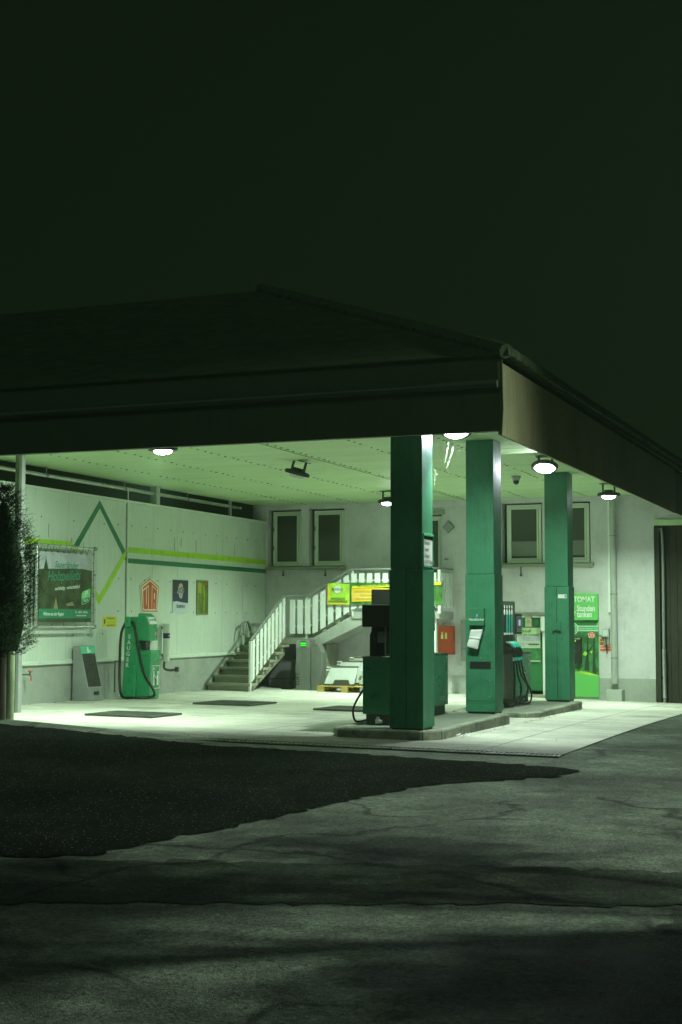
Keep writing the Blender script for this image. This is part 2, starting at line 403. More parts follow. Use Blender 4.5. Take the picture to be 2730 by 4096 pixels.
floor_cover('tank_cover', [(-11.05,21.3),(-10.0,21.3),(-10.0,22.4),(-11.05,22.4)], 'dark ribbed tank cover in front of the concrete stairs', 'floor cover')
floor_cover('tank_cover', [(-8.7,20.9),(-7.5,20.9),(-7.5,22.0),(-8.7,22.0)], 'dark tank cover half hidden behind the looping hose of the front pump', 'floor cover')
dr = thing('drain_channel', 'long slotted drainage channel with worn grating along the front edge of the forecourt', 'drain', (-6, YF-.12, gz(-6, YF)))
ch = MB(); gr = MB(); xx = -9.2
def dz_(x): return gz(x, YF) - .006
while xx < -3.35:
    x1 = min(xx+.5, -3.35); z0 = dz_((xx+x1)/2)
    for (ya, yb) in ((YF-.26, YF-.235), (YF-.035, YF-.005)):
        ch.box(xx+.003, x1-.003, ya, yb, z0-.06, z0+.012)
    k = xx+.02
    while k < x1-.03:
        gr.box(k, k+.030, YF-.233, YF-.037, z0-.02, z0+.006+.004*random.random()); k += .056
    gr.box(xx+.004, x1-.004, YF-.142, YF-.122, z0-.022, z0+.009)
    xx += .5
ch.build('channel_edge', M['dgrey'], dr); gr.build('grating', mat('worn_iron', (.16,.17,.15), .45, metal=.6, var=.5, vscale=9), dr)

# ------------------------------------------------------------------ left wall
XW, YB, ZC = -13.28, 29.09, 4.152
ZT, ZB = 3.751, .867
lw = thing('cladded_side_wall', 'pale corrugated side wall with lime and green stripes and a grey plinth', 'wall', (XW, 24, gz(XW, 24)))
mb = MB(); y = 16.1; k = 0
edges = [15.9]
while edges[-1] < YB-.05: edges.append(min(edges[-1]+1.0, YB-.004))
for a, b in zip(edges[:-1], edges[1:]):
    mb.box(XW-.10, XW, a+.003, b-.003, ZB, ZT, 0)
mb.box(XW-.08, XW-.012, 15.9, YB, ZB+.001, ZT-.001, 1)
yy = 16.1
while yy < YB-.1:      # screws in three rows
    for z in (3.33, 2.33, 1.73) if yy > 22.4 else (3.30, 2.25, 1.32):
        if random.random() < .92: mb.cyl((XW-.004, yy+random.uniform(-.03, .03), z+random.uniform(-.01, .01)), .013, .009, 7, 'x', 2)
    yy += .5
for i in range(16):     # short run marks under scratches
    q = random.uniform(18.5, 28); z = random.choice([3.0, 2.95, 2.2, 3.2]); mb.box(XW+.0005, XW+.002, q, q+random.uniform(.006, .014), z-random.uniform(.1, .4), z, 2)
mb.build('cladding', [M['clad'], M['clad_joint'], M['screw']], lw)
MB().box(XW-.12, XW+.03, 15.9, YB-.004, ZT+.001, ZT+.045).build('coping', M['trim'], lw)
MB().prism([(XW-.09,15.9,ZB-.03),(XW+.05,15.9,ZB-.03),(XW+.05,15.9,ZB+.0),(XW+.002,15.9,ZB+.035),(XW-.09,15.9,ZB+.035)], (0, YB-15.91, 0)).build('drip_trim', M['trim'], lw)
MB().box(XW-.12, XW-.006, 15.9, YB-.004, -.3, ZB-.032).build('plinth', M['plinth'], lw)
def wallpoly(mb, pts, X=XW, t=.004, off=.001, mi=0):
    P = [onX(x, y, X) for x, y in pts]; mb.prism([(X+off, p.y, p.z) for p in P], (t, 0, 0), mi)
def zstrip(mb, y0, y1, z0, z1, X=XW, t=.004, off=.001): mb.box(X+off, X+off+t, y0, y1, z0, z1)
st = MB(); JY = 22.93
zstrip(st, JY, YB-.005, 2.63, 2.72)
wallpoly(st, [(400,2002),(507,2213),(507,2250),(400,2033)])
wallpoly(st, [(400,2002),(400,2033),(313,2190),(292,2187)], off=.0015)
zstrip(st, 16, 19.75, 2.60, 2.71)
st.build('green_stripe', M['dgreen'], lw)
st = MB(); zstrip(st, JY, YB-.005, 2.825, 2.93)
wallpoly(st, [(97,2150),(285,2166),(296,2186),(97,2172)])
wallpoly(st, [(288,2186),(304,2190),(308,2208),(292,2206)])
wallpoly(st, [(505,2196),(507,2222),(396,2419),(396,2384)], off=.002)
wallpoly(st, [(396,2384),(396,2419),(352,2345),(352,2310)], off=.0025)
st.build('lime_stripe', M['lime'], lw)

cj = thing('wall_conduit', 'thin white vertical conduit running up the striped side wall', 'conduit', (XW+.02, JY-.03, gz(XW, 22.9)))
MB().tube([(XW+.02, JY-.03, .9), (XW+.02, JY-.03, ZC-.12)], .012, 8).build('pipe', M['white'], cj)
MB().box(XW+.002, XW+.006, JY-.060, JY-.046, .9, ZT-.02).build('backing_strip', M['dgrey'], cj)

# pipe under the canopy edge, struts in the gap, dark neighbour beyond
pp = thing('ceiling_pipe', 'long silvery pipe slung under the left edge of the canopy ceiling', 'pipe', (XW-.05, 22, ZC-.15))
MB().tube([(XW-.06, 15.4, ZC-.14), (XW-.06, 27.9, ZC-.14)], .036, 10).build('tube', M['steel'], pp)
for q in (17.9, 20.3, 22.9, 25.4, 27.4): cl = MB(); cl.tube([(XW-.06, q-.025, ZC-.14), (XW-.06, q+.025, ZC-.14)], .042, 10); cl.box(XW-.068, XW-.052, q-.01, q+.01, ZC-.10, ZC+.02); cl.build('clamp', M['grey'], pp)
for i, (q, wd) in enumerate(((24.05, .14), (27.35, .05))):
    p = thing('canopy_strut', ['square grey strut standing on the side wall under the canopy, nearer the lamp', 'thin grey strut standing on the side wall close to the rear corner'][i], 'post', (XW-.05, q, ZT+.05), 'struts between side wall and canopy')
    MB().box(XW-.05-wd/2, XW-.05+wd/2, q-wd/2, q+wd/2, ZT+.046, ZC-.002).build('shaft', M['lgrey'], p); MB().box(XW-.06-wd/2, XW-.04+wd/2, q-wd*.7, q+wd*.7, ZT+.046, ZT+.052).build('foot_plate', M['grey'], p)

# ------------------------------------------------------------------ rear building
def walled(mb, x0, x1, z0, z1, holes, Y0, Y1, mi=0):
    X = sorted(set([x0, x1] + [h[0] for h in holes] + [h[1] for h in holes])); Z = sorted(set([z0, z1] + [h[2] for h in holes] + [h[3] for h in holes]))
    X = [q for q in X if x0 <= q <= x1]; Z = [q for q in Z if z0 <= q <= z1]
    for i in range(len(X)-1):
        for j in range(len(Z)-1):
            cx, cz = (X[i]+X[i+1])/2, (Z[j]+Z[j+1])/2
            solid = not any(h[0] < cx < h[1] and h[2] < cz < h[3] for h in holes)
            if solid: mb.box(X[i], X[i+1], Y0, Y1, Z[j], Z[j+1], mi)
bd = thing('rear_building', 'two storey pale rendered building closing the back of the forecourt', 'building', (-9, YB, gz(-9, YB)))
def rc(xa, xb, ya, yb, Y=YB):   # pixel-surveyed rectangle on the wall -> x0,x1,z0,z1
    a, b = onY(xa, yb, Y), onY(xb, ya, Y); return (a.x, b.x, a.z, b.z)
HA = rc(1071,1205,2037,2266); HB = rc(1236,1378,2031,2265); HC = rc(2008,2169,2005,2251); HD = rc(2208,2361,1999,2247)
zA = HA[2]; HB = (HB[0], HB[1], zA, HA[3]); HC = (HC[0], HC[1], zA, HA[3]); HD = (HD[0], HD[1], zA, HA[3])
dr_r = onY(1768, 2031, YB); HDoor = (dr_r.x-1.02, dr_r.x, 1.80, 3.86)
sh = rc(2046, 2186, 2461, 2782); HS = (sh[0], sh[1], .02, sh[3])
XG = -4.606; ZG = onY(2614, 2079, YB).z
HG = (XG, -2.6, -.5, ZG)
mb = MB(); walled(mb, -13.6, -2.3, -.5, 4.6, [HA, HB, HC, HD, HDoor, HS, HG], YB, YB+.30)
mb.build('wall', M['render'], bd)
MB().box(-8.9, HS[0], YB-.025, YB-.002, -.49, .40).build('plinth', M['plinth'], bd); MB().box(HS[1], HG[0], YB-.025, YB-.002, -.49, .40).build('plinth', M['plinth'], bd)
MB().box(-13.6, -2.3, YB+.302, YB+8, -.5, 4.5).build('building_body', M['board_back'], bd)
def window(H, blind=None, fr=.06, door=False):
    x0, x1, z0, z1 = H; Y = YB+.12
    f = MB(); d = .03
    x0 += .085 if not door else .02; x1 -= .05 if not door else .02; z1 -= .035; z0 += .01
    f.box(x0, x1, Y, Y+.06, z0, z0+fr); f.box(x0, x1, Y, Y+.06, z1-fr, z1); f.box(x0, x0+fr, Y, Y+.06, z0+fr, z1-fr); f.box(x1-fr, x1, Y, Y+.06, z0+fr, z1-fr)
    a = fr+.004; g = .032
    f.box(x0+a, x1-a, Y-.018, Y+.03, z0+a, z0+a+g); f.box(x0+a, x1-a, Y-.018, Y+.03, z1-a-g, z1-a); f.box(x0+a, x0+a+g, Y-.018, Y+.03, z0+a+g, z1-a-g); f.box(x1-a-g, x1-a, Y-.018, Y+.03, z0+a+g, z1-a-g)
    wn = f.build('window' if not door else 'balcony_door', M['win_frame'], bd, .005)
    MB().box(x0+fr+g+.002, x1-fr-g-.002, Y+.012, Y+.02, z0+fr+g, z1-fr-g).build('pane', M['glass'], wn)
    if blind: MB().box(x0+fr+g+.004, x1-fr-g-.004, Y+.003, Y+.008, z0+fr+g+.05, z0+fr+g+blind).build('blind', M['blind'], wn)
    if not door and not blind:
        MB().cyl((x0+.02, Y-.02, z0+.35), .012, .10, 8, 'z').build('hinge', M['dgrey'], wn); MB().cyl((x0+.02, Y-.02, z1-.45), .012, .10, 8, 'z').build('hinge', M['dgrey'], wn)
    return wn
window(HA); window(HB); window(HC, .36); window(HD, .36); window(HDoor, None, .06, True)
MB().box(HDoor[0]-.05, HDoor[1]+.06, YB-.05, YB+.1, HDoor[3]+.002, HDoor[3]+.08).build('door_lintel', M['reveal'], bd, .006)
for (a, b) in ((HA[0]-.02, HB[1]+.05), (HC[0]-.05, HD[1]+.07)):
    MB().prism([(a, YB-.09, zA-.085), (a, YB-.002, zA-.085), (a, YB-.002, zA-.002), (a, YB-.09, zA-.025)], (b-a, 0, 0)).build('sill', M['reveal'], bd, .005)
for px in (1137, 1305, 2087):
    q = onY(px, 2280, YB); m_ = MB(); m_.cyl((q.x, YB-.05, q.z-.11), .022, .03, 8, 'z'); m_.tube([(q.x, YB-.05, q.z-.09), (q.x, YB-.05, q.z+.05), (q.x, YB+.0, q.z+.06)], .012, 6); m_.cyl((q.x, YB-.05, q.z-.135), .032, .02, 8, 'z')
    m_.build('shutter_catch', M['black'], bd)
# shop door
x0, x1, z0, z1 = HS; f = MB(); Y = YB+.06
f.box(x1-.10, x1-.004, Y, Y+.08, z0, z1-.004); f.box(x0+.004, x0+.08, Y, Y+.08, z0, z1-.004); f.box(x0+.08, x1-.10, Y, Y+.08, z1-.05, z1-.004)
sd = f.build('shop_door', M['white'], bd, .006)
MB().box(x0+.082, x1-.102, Y+.03, Y+.05, z0+.10, z1-.052).build('door_leaf', mat('door_green', (.02,.16,.05), .4, var=.15), sd)
MB().box(x0+.0, x1-.0, YB-.22, YB+.28, z0-.25, z0+.02).build('door_step', M['concrete_step'], sd, .01)
MB().box(x0-.05, x1+.01, YB-.035, YB-.003, z1+.001, z1+.06).build('door_head', M['reveal'], bd, .004)
# gate recess
gt = MB(); k = XG+.002
while k < -2.62: gt.box(k+.003, min(k+.14, -2.605), YB+.16, YB+.20, -.3, ZG-.12); k += .143
gt.box(XG+.002, XG+.10, YB+.02, YB+.158, -.3, ZG-.12)
gt.build('board_gate', M['darkwood'], bd)
MB().box(XG+.001, -2.602, YB-.03, YB+.298, ZG-.115, ZG-.001).build('gate_lintel', M['ceil'], bd)

def wallsign_back(mb, xa, xb, ya, yb, Y=YB, t=.02, off=.002, mi=0):
    a, b = onY(xa, yb, Y), onY(xb, ya, Y); mb.box(a.x, b.x, Y-off-t, Y-off, a.z, b.z, mi); return (a.x, b.x, a.z, b.z)

def text(body, loc, size, m, parent, face='-Y', ext=.001, offset=0, align='CENTER', sx=1, shear=0, tilt=0, ls=1, name='lettering'):
    c = bpy.data.curves.new(name, 'FONT'); c.body = body; c.size = size; c.extrude = ext; c.offset = offset; c.align_x = align; c.align_y = 'CENTER'; c.shear = shear; c.space_line = ls
    c.resolution_u = 3; c.materials.append(m)
    o = bpy.data.objects.new(name, c); COL.objects.link(o)
    o.rotation_euler = {'-Y': (R_(90), 0, 0), '+X': (R_(90), 0, R_(90))}[face]
    if tilt: o.rotation_euler = (Matrix.Rotation(R_(tilt), 3, (0,-1,0)) @ Matrix(o.rotation_euler.to_matrix())).to_euler() if face == '-Y' else (Matrix.Rotation(R_(tilt), 3, (1,0,0)) @ Matrix(o.rotation_euler.to_matrix())).to_euler()
    o.location = loc; o.scale = (sx, 1, 1)
    bpy.context.view_layer.update()
    me = bpy.data.meshes.new_from_object(o.evaluated_get(bpy.context.evaluated_depsgraph_get()))
    n_ = bpy.data.objects.new(name, me); n_.rotation_euler = o.rotation_euler; n_.location = loc; n_.scale = (sx, 1, 1); COL.objects.link(n_); bpy.data.objects.remove(o)
    if parent is not None: adopt(n_, parent)
    return n_

# ------------------------------------------------------------------ canopy
YFR, XFR = 14.93, -4.0
cp = thing('canopy_roof', 'hipped tiled canopy roof with boarded ceiling and deep brown fascia', 'canopy', (-9, 21, ZC))
cb = MB(); y = YFR+.12
cb.box(-13.45, XFR-.03, YFR+.11, YB-.003, ZC+.022, ZC+.05, 1)
while y < YB-.01:
    y2 = min(y+.238, YB-.004)
    if y2-y > .02: cb.box(-13.45, XFR-.032, y, y2-.006, ZC+random.uniform(0, .002), ZC+.02, 0)
    y += .238
yy = YFR+.24
rows = [-12.25, -11.03, -9.79, -8.52, -7.25, -6.0, -4.72]
while yy < YB-.1:
    for rx_ in rows:
        if random.random() < .95: cb.cyl((rx_+random.uniform(-.02, .02), yy, ZC-.006), random.uniform(.016, .024), .008, 6, 'z', 2)
    yy += .238
cb.box(-8.612, -8.598, YFR+.15, YB-.01, ZC-.004, ZC-.001, 2)
cb.build('ceiling', [M['ceil'], M['ceil_gap'], M['screw']], cp)
FZ0, FZ1 = 3.657, 4.13
m_ = MB(); m_.box(-17, XFR-.004, YFR, YFR+.10, FZ0, FZ1); m_.build('front_fascia', M['fascia_shaded'], cp, .004)
# right fascia: boards, bottom edge flared outward a little at the front corner
m_ = MB(); ny = 46
for i in range(ny):
    ya = YFR+.0 + (27.95-YFR)*i/ny; yb = YFR+(27.95-YFR)*(i+1)/ny
    za = 3.615+.05*(i/ny); zb_ = 3.615+.05*((i+1)/ny); ta = 4.42+.09*(i/ny)
    m_.add([(XFR-.03,ya+.001,za),(XFR,ya+.001,za),(XFR,yb-.001,za),(XFR-.03,yb-.001,za),(XFR-.03,ya+.001,ta),(XFR+.0,ya+.001,ta),(XFR+.0,yb-.001,ta),(XFR-.03,yb-.001,ta)], [(0,3,2,1),(4,5,6,7),(0,1,5,4),(1,2,6,5),(2,3,7,6),(3,0,4,7)])
m_.build('side_fascia', M['fascia'], cp)
m_ = MB(); m_.box(XFR-.025, XFR-.003, 27.96, 29.6, 3.68, 4.5); m_.build('fascia_end', M['fascia_shaded'], cp)
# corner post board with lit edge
m_ = MB(); m_.prism([(XFR+.001, YFR-.012, 3.60), (XFR+.001, YFR-.012, 4.46), (XFR+.02, YFR-.012, 4.46), (XFR-.02+.045, YFR-.012, 4.1), (XFR+.03, YFR-.012, 3.9), (XFR+.012, YFR-.012, 3.60)], (0, .03, 0)); m_.build('corner_board', M['fascia_shaded'], cp)
m_ = MB(); m_.tube([(-17, YFR-.05, 4.13), (XFR-.02, YFR-.05, 4.17)], .045, 10)
m_.build('gutter', mat('gutter_metal', (.07,.085,.06), .5), cp)
m_ = MB(); m_.box(-17, XFR-.006, YFR+.02, YFR+.06, FZ1+.001, 4.50); m_.build('upper_fascia', M['fascia_shaded'], cp)
# hip roof with tile courses
SL = .43
def roofz(d): return 4.50 + SL*d
rm = MB(); x_r = XFR+.06; y_f = YFR-.03; ridge = 5.4; n = 18
for i in range(n):
    d0, d1 = ridge*i/n, ridge*(i+1)/n; l = .008
    xa, ya = x_r-d0, y_f+d0; xb, yb = x_r-d1, y_f+d1; xl0, xl1 = -17+0*d0, -17
    rm.add([(xl0, ya, roofz(d0)+l), (xa, ya, roofz(d0)+l), (xb, yb, roofz(d1)+.004), (xl1, yb, roofz(d1)+.004), (xl0, ya, roofz(d0)-.01), (xa, ya, roofz(d0)-.01)], [(0,1,2,3),(4,5,1,0)])
    rm.add([(xa, ya, roofz(d0)+l), (xa, 32, roofz(d0)+l), (xb, 32, roofz(d1)+.004), (xb, yb, roofz(d1)+.004), (xa, ya, roofz(d0)-.01), (xa, 32, roofz(d0)-.01)], [(0,1,2,3),(4,5,1,0)])
rm.box(-17, x_r-ridge+.05, y_f+ridge, 32, roofz(ridge)-.2, roofz(ridge)+.02)
rm.build('tiled_roof', M['tile'], cp)
vt = MB(); q = YFR-.06    # rounded verge tiles along the right eave
while q < 31:
    zz = 4.515+.0115*(q-15)
    prof = []
    for k in range(7):
        a = math.pi*k/6; prof.append((XFR+.03+.085*math.cos(a), q, zz+.012+.095*math.sin(a)))
    prof = prof[:] + [(XFR-.055, q, zz-.02), (XFR+.115, q, zz-.035)]
    vt.prism([Vector(p_) for p_ in prof], (0, .30, .012)); q += .318
vt.build('verge_tiles', M['tile'], cp, .012)
hp = MB(); d = -.02
while d < ridge:
    c0 = Vector((x_r-d, y_f+d, roofz(d)+.03)); c1 = Vector((x_r-d-.26, y_f+d+.26, roofz(d+.26)+.05)); hp.tube([c0, c1], [.085, .075], 8); d += .25
hp.build('hip_tiles', M['tile'], cp)

# ------------------------------------------------------------------ canopy floodlights
def floodlight(lit, name='floodlight'):
    t = thing(name, '', 'lamp', (0, 0, 0))
    m_ = MB(); m_.box(-.17, .17, -.05, .05, -.012, -.001); m_.box(-.12, -.095, -.025, .025, -.19, -.012); m_.box(.095, .12, -.025, .025, -.19, -.012)
    m_.tube([(-.13, 0, -.17), (.13, 0, -.17)], .014, 8)
    m_.build('bracket', M['dgrey'], t)
    body = MB(); n = 20; ring = []
    for (rr, z) in ((.10, -.16), (.19, -.175), (.215, -.20), (.21, -.235), (.17, -.24)):
        ring.append([(rr*math.cos(2*math.pi*k/n), rr*.78*math.sin(2*math.pi*k/n), z) for k in range(n)])
    vs = [p for r_ in ring for p in r_]; fs = []
    for i in range(4):
        for k in range(n): fs.append((i*n+k, i*n+(k+1) % n, (i+1)*n+(k+1) % n, (i+1)*n+k))
    body.add(vs, fs, 0, True); body.add(ring[0], [tuple(range(n))]);
    body.box(-.07, .07, -.06, .06, -.16, -.125)
    b = body.build('housing', M['black'], t)
    ls = MB(); rg2 = []
    for (rr, z) in ((.130, -.240), (.122, -.262), (.09, -.282), (.04, -.290)):
        rg2.append([(rr*math.cos(2*math.pi*k/n), rr*.78*math.sin(2*math.pi*k/n), z) for k in range(n)])
    vs = [p for r_ in rg2 for p in r_]; fs = []
    for i in range(3):
        for k in range(n): fs.append((i*n+k, i*n+(k+1) % n, (i+1)*n+(k+1) % n, (i+1)*n+k))
    ls.add(vs, fs, 0, True); ls.add(rg2[-1], [tuple(range(n))])
    lo = ls.build('lens', M['lens'] if lit else M['lens_off'], t)
    if lit:
        ld = bpy.data.lights.new('flood_light', 'AREA'); ld.shape = 'DISK'; ld.size = .22; ld.energy = CANOPY_W; ld.color = LAMP; ld.spread = R_(132)
        lo2 = bpy.data.objects.new('flood_light', ld); COL.objects.link(lo2); lo2.location = (0, 0, -.30); adopt(lo2, t)
    return t
spots = [(-9.39, 17.15, 'lit floodlight hanging from the ceiling at the far left, just inside the front fascia', 1, 0, 1.45),
         (-5.12, 17.02, 'lit floodlight with cobwebs between the front pillar and the middle pillar', 1, 0, .62),
         (-5.05, 21.55, 'lit floodlight hanging just in front of the rearmost green pillar', 1, 0, .62),
         (-5.02, 26.5, 'lit floodlight above the grey downpipe at the rear wall', 1, 0, .60),
         (-9.42, 26.5, 'lit floodlight near the rear wall, half hidden by the dark front pillar', 1, 0, .85),
         (-8.93, 20.9, 'unlit tilted floodlight in the middle of the ceiling', 0, 16, 1.0)]
pro = floodlight(True)
for i, (x, y, lab, lit, tl, s) in enumerate(spots):
    o = pro if i == 0 else (ncopy(pro) if lit else floodlight(False))
    for c_ in o.children:
        if c_.type == 'LIGHT': c_.data = c_.data.copy(); c_.data.energy = CANOPY_W*s
    o.location = (x, y, ZC); o["label"] = lab; o["category"] = 'lamp'; o["group"] = 'floodlights under the canopy ceiling'
    if tl and not lit: o.rotation_euler = (R_(0), R_(tl), R_(0))
    if i == 0:
        for c_ in o.children:
            if c_.type == 'LIGHT': c_.rotation_euler = (0, R_(34), 0)
    if i == 3:
        for c_ in o.children:
            if c_.type == 'LIGHT': c_.rotation_euler = (R_(7), 0, 0)
    if i == 4:
        for c_ in o.children:
            if c_.type == 'LIGHT': c_.rotation_euler = (R_(-5), R_(8), 0)
    if i in (1, 2):
        for c_ in o.children:
            if c_.name.startswith('lens'): c_.data = c_.data.copy(); c_.data.materials[0] = M['lens_hot']; c_.scale = (1.12, 1.12, 1)
        o.rotation_euler = (R_(-26), 0, 0)
        for c_ in o.children:
            if c_.type == 'LIGHT': c_.rotation_euler = (R_(44), 0, 0)
# the flood over the pillar gap is aimed slightly forward: cobwebs below it
wb_ = MB()
for a, b in (((1815,1790),(1786,1872)), ((1796,1770),(1780,1850)), ((1740,1895),(1738,1940)), ((1733,1872),(1750,1900))):
    p, q = onY(*a, 17.0), onY(*b, 17.02); wb_.tube([p, p.lerp(q, .5)+Vector((0, .01, -.004)), q], .0006, 4)
tag(wb_.build('cobweb', M['cobweb']), 'torn cobweb strands hanging below the floodlight by the front pillar', 'cobweb')

# ------------------------------------------------------------------ pump islands
def island(zt, y0, y1, x0, x1, label):
    t = thing('pump_island', label, 'kerbed island', ((x0+x1)/2, (y0+y1)/2, zt), 'pump islands')
    c = .16
    def outline(e, cc): return [(x0+cc-e, y0-e), (x1-cc+e, y0-e), (x1+e, y0+cc+.1-e), (x1+e, y1-.06), (x1-.12, y1+e), (x0+.12, y1+e), (x0-e, y1-.06), (x0-e, y0+cc+.1)]
    outer = outline(0, c); inner = [((x-(x0+x1)/2)*(1-.24/(x1-x0))+(x0+x1)/2, (y-(y0+y1)/2)*(1-.24/(y1-y0))+(y0+y1)/2) for x, y in outer]
    k = MB(); n = len(outer)
    for i in range(n):
        j = (i+1) % n; A, B = Vector(outer[i]), Vector(outer[j]); a, b = Vector(inner[i]), Vector(inner[j]); L_ = (B-A).length; m = max(1, round(L_/.8))
        for s in range(m):
            u0, u1 = s/m+.004/L_, (s+1)/m-.004/L_
            p = [A.lerp(B, u0), A.lerp(B, u1), a.lerp(b, u1), a.lerp(b, u0)]
            dz = random.uniform(-.003, .003)
            k.prism([(q.x, q.y, -.25) for q in p], (0, 0, zt+.25+dz))
    k.build('kerb', M['kerb'], t, .022)
    MB().prism([(x, y, zt-.06) for x, y in inner], (0, 0, .052)).build('paving', M['paving'], t)
    return t
island(.285, 16.0, 19.48, -6.5, -5.10, 'raised kerbed island carrying the two front green pillars and the front pump')
island(.197, 20.95, 24.35, -6.5, -5.10, 'raised kerbed island carrying the rear green pillar and the rear pump')

# ------------------------------------------------------------------ pillars
PX0, PX1 = -5.703, -5.2986
PIL = []
for i, (y0, zb, seam, lab) in enumerate(((16.12, .283, 2.20, 'nearest green pillar, its front in shadow, with a fuel price frame on its side'),
                                (19.3465, .283, 2.237, 'middle green pillar with paper towel dispenser and waste slot'),
                                (24.1634, .195, 2.169, 'rearmost green pillar with an empty holder and white sticker'))):
    t = thing('canopy_pillar', lab, 'pillar', (-5.5, y0+.2, zb), 'green canopy pillars'); PIL.append(t)
    MB().box(PX0, PX1, y0, y0+.42, seam, ZC-.004).build('shaft', M['green'], t, .008)
    e = .012
    m_ = MB()
    if i == 1: m_.box(PX0-e, PX1+e, y0-e, y0+.42+e, zb+.02, seam-.003)
    else:
        m_.box(PX0-e, (PX0+PX1)/2-.0015, y0-e, y0+.42+e, zb+.02, seam-.003); m_.box((PX0+PX1)/2+.0015, PX1+e, y0-e, y0+.42+e, zb+.02, seam-.003)
    m_.build('casing', M['green'], t, .007)
    MB().box(PX0+.01, PX1-.01, y0+.01, y0+.41, zb-.02, zb+.019).build('foot', M['black'], t)
# price frame on the side (+X) of the first pillar
t = thing('fuel_list_frame', 'small framed fuel list lettered Benzin Super Diesel on the nearest pillar side', 'sign', (PX1, 16.33, 2.25))
X0 = PX1+.0015
fr = MB(); y0, y1, z0, z1 = 16.135, 16.53, 2.225, 2.625
fr.box(X0, X0+.018, y0, y1, z1-.022, z1+.006); fr.box(X0, X0+.014, y0, y1, z0, z0+.014); fr.box(X0, X0+.014, y0, y0+.012, z0+.014, z1-.022); fr.box(X0, X0+.014, y1-.012, y1, z0+.014, z1-.022)
fr.build('frame', mat('frame_green', (.05,.42,.2), .3), t, .003)
MB().box(X0+.0, X0+.006, y0+.013, y1-.013, z0+.015, z1-.024).build('backing', M['black'], t)
MB().box(X0+.007, X0+.009, y0+.025, y1-.04, z0+.022, z1-.065).build('paper_sheet', M['paper'], t)
for k, s in enumerate(('Benzin', 'Super', 'Diesel', 'LKW Diesel')):
    text(s, (X0+.0105, y0+.04, z1-.105-.077*k), .072, M['grey'], t, '+X', .0004, .001, 'LEFT', 1.05)
# towel dispenser, waste slot on pillar 2
Y2 = 19.3465-.013
t = thing('towel_dispenser', 'green paper towel dispenser with hanging white towel on the middle pillar', 'towel dispenser', (-5.5, Y2, 1.3))
a, b = onY(1884, 2502, Y2), onY(1942, 2432, Y2)
MB().box(a.x, b.x, Y2-.09, Y2-.001, a.z, b.z).build('housing', M['green_lo'], t, .006)
text('Handtücher', ((a.x+b.x)/2+.005, Y2-.0915, a.z+.085), .048, M['white'], t, '-Y', .0004, .0008)
MB().box((a.x+b.x)/2-.013+.008, (a.x+b.x)/2+.021, Y2-.0935, Y2-.0912, a.z+.12, a.z+.163).build('emblem', mat('emblem_blue', (.08,.2,.5), .5), t, .004)
m_ = MB(); m_.prism([((a.x+b.x)/2+.0105-.004, Y2-.0946, a.z+.124), ((a.x+b.x)/2+.012, Y2-.0946, a.z+.124), ((a.x+b.x)/2+.021-.002, Y2-.0946, a.z+.158), ((a.x+b.x)/2+.008, Y2-.0946, a.z+.150)], (0, .001, 0)); m_.build('emblem_mark', M['white'], t)
sc_ = MB(); sc_.cyl(((a.x+b.x)/2, Y2-.094, a.z+.20), .005, .004, 6, 'y'); sc_.cyl(((a.x+b.x)/2, Y2-.094, a.z+.035), .005, .004, 6, 'y'); sc_.build('screw', M['black'], t)
MB().box(a.x+.02, b.x-.02, Y2-.07, Y2-.012, a.z-.012, a.z-.001).build('slot', M['black'], t)
tw = thing('paper_towel', 'crumpled white paper towel hanging from the dispenser on the middle pillar', 'paper towel', (a.x+.1, Y2-.05, 1.3))
p1, p2, p3, p4 = onY(1889, 2519, Y2), onY(1937, 2517, Y2), onY(1918, 2597, Y2), onY(1876, 2586, Y2)
m_ = MB(); nx_, nz_ = 8, 12; vs = []
for j in range(nz_+1):
    for i in range(nx_+1):
        u, v = i/nx_, j/nz_; top = p1.lerp(p2, u); bot = p4.lerp(p3, u); q = top.lerp(bot, v)
        vs.append((q.x, Y2-.055-.018*math.sin(u*2.6+.4)-.035*v-.008*math.sin(v*9+u*3), q.z))
fs = [(j*(nx_+1)+i, j*(nx_+1)+i+1, (j+1)*(nx_+1)+i+1, (j+1)*(nx_+1)+i) for j in range(nz_) for i in range(nx_)]
m_.add(vs, fs, 0, True)
m_.add([(x, yv-.012, z+.001) for (x, yv, z) in vs[5*(nx_+1):8*(nx_+1)]], [(i, i+1, nx_+2+i, nx_+1+i) for i in range(nx_)], 0, True)
o = m_.build('sheet', M['paper'], tw); so = o.modifiers.new('s', 'SOLIDIFY'); so.thickness = .002
t = PIL[1]
c0, c1 = onY(1875, 2725, Y2), onY(1975, 2620, Y2)
a, b = onY(1880, 2675, Y2), onY(1964, 2647, Y2)
MB().box(a.x, b.x, Y2-.004, Y2-.0005, a.z, b.z).build('waste_slot', M['black'], t)
zd = onY(1900, 2620, Y2).z
m_ = MB()
for (xa, xb, za, zb_) in ((PX0+.01, PX1-.01, zd, zd+.004), (PX0+.012, PX1-.012, .46, .466), (PX0+.012, PX0+.016, .467, zd-.001), (PX1-.016, PX1-.012, .467, zd-.001), (PX0-.008, PX1+.008, .43, .434)): m_.box(xa, xb, Y2-.002, Y2-.0004, za, zb_)
m_.build('door_seam', M['signdark'], t)
q = onY(1959, 2724, Y2); m_ = MB(); m_.cyl((q.x, Y2-.008, q.z), .012, .008, 10, 'y'); m_.cyl((q.x, Y2-.006, q.z-.22), .008, .006, 10, 'y'); q = onY(1924, 2633, Y2); m_.cyl((q.x, Y2-.008, q.z), .010, .008, 10, 'y'); m_.build('lock', M['steel'], t)
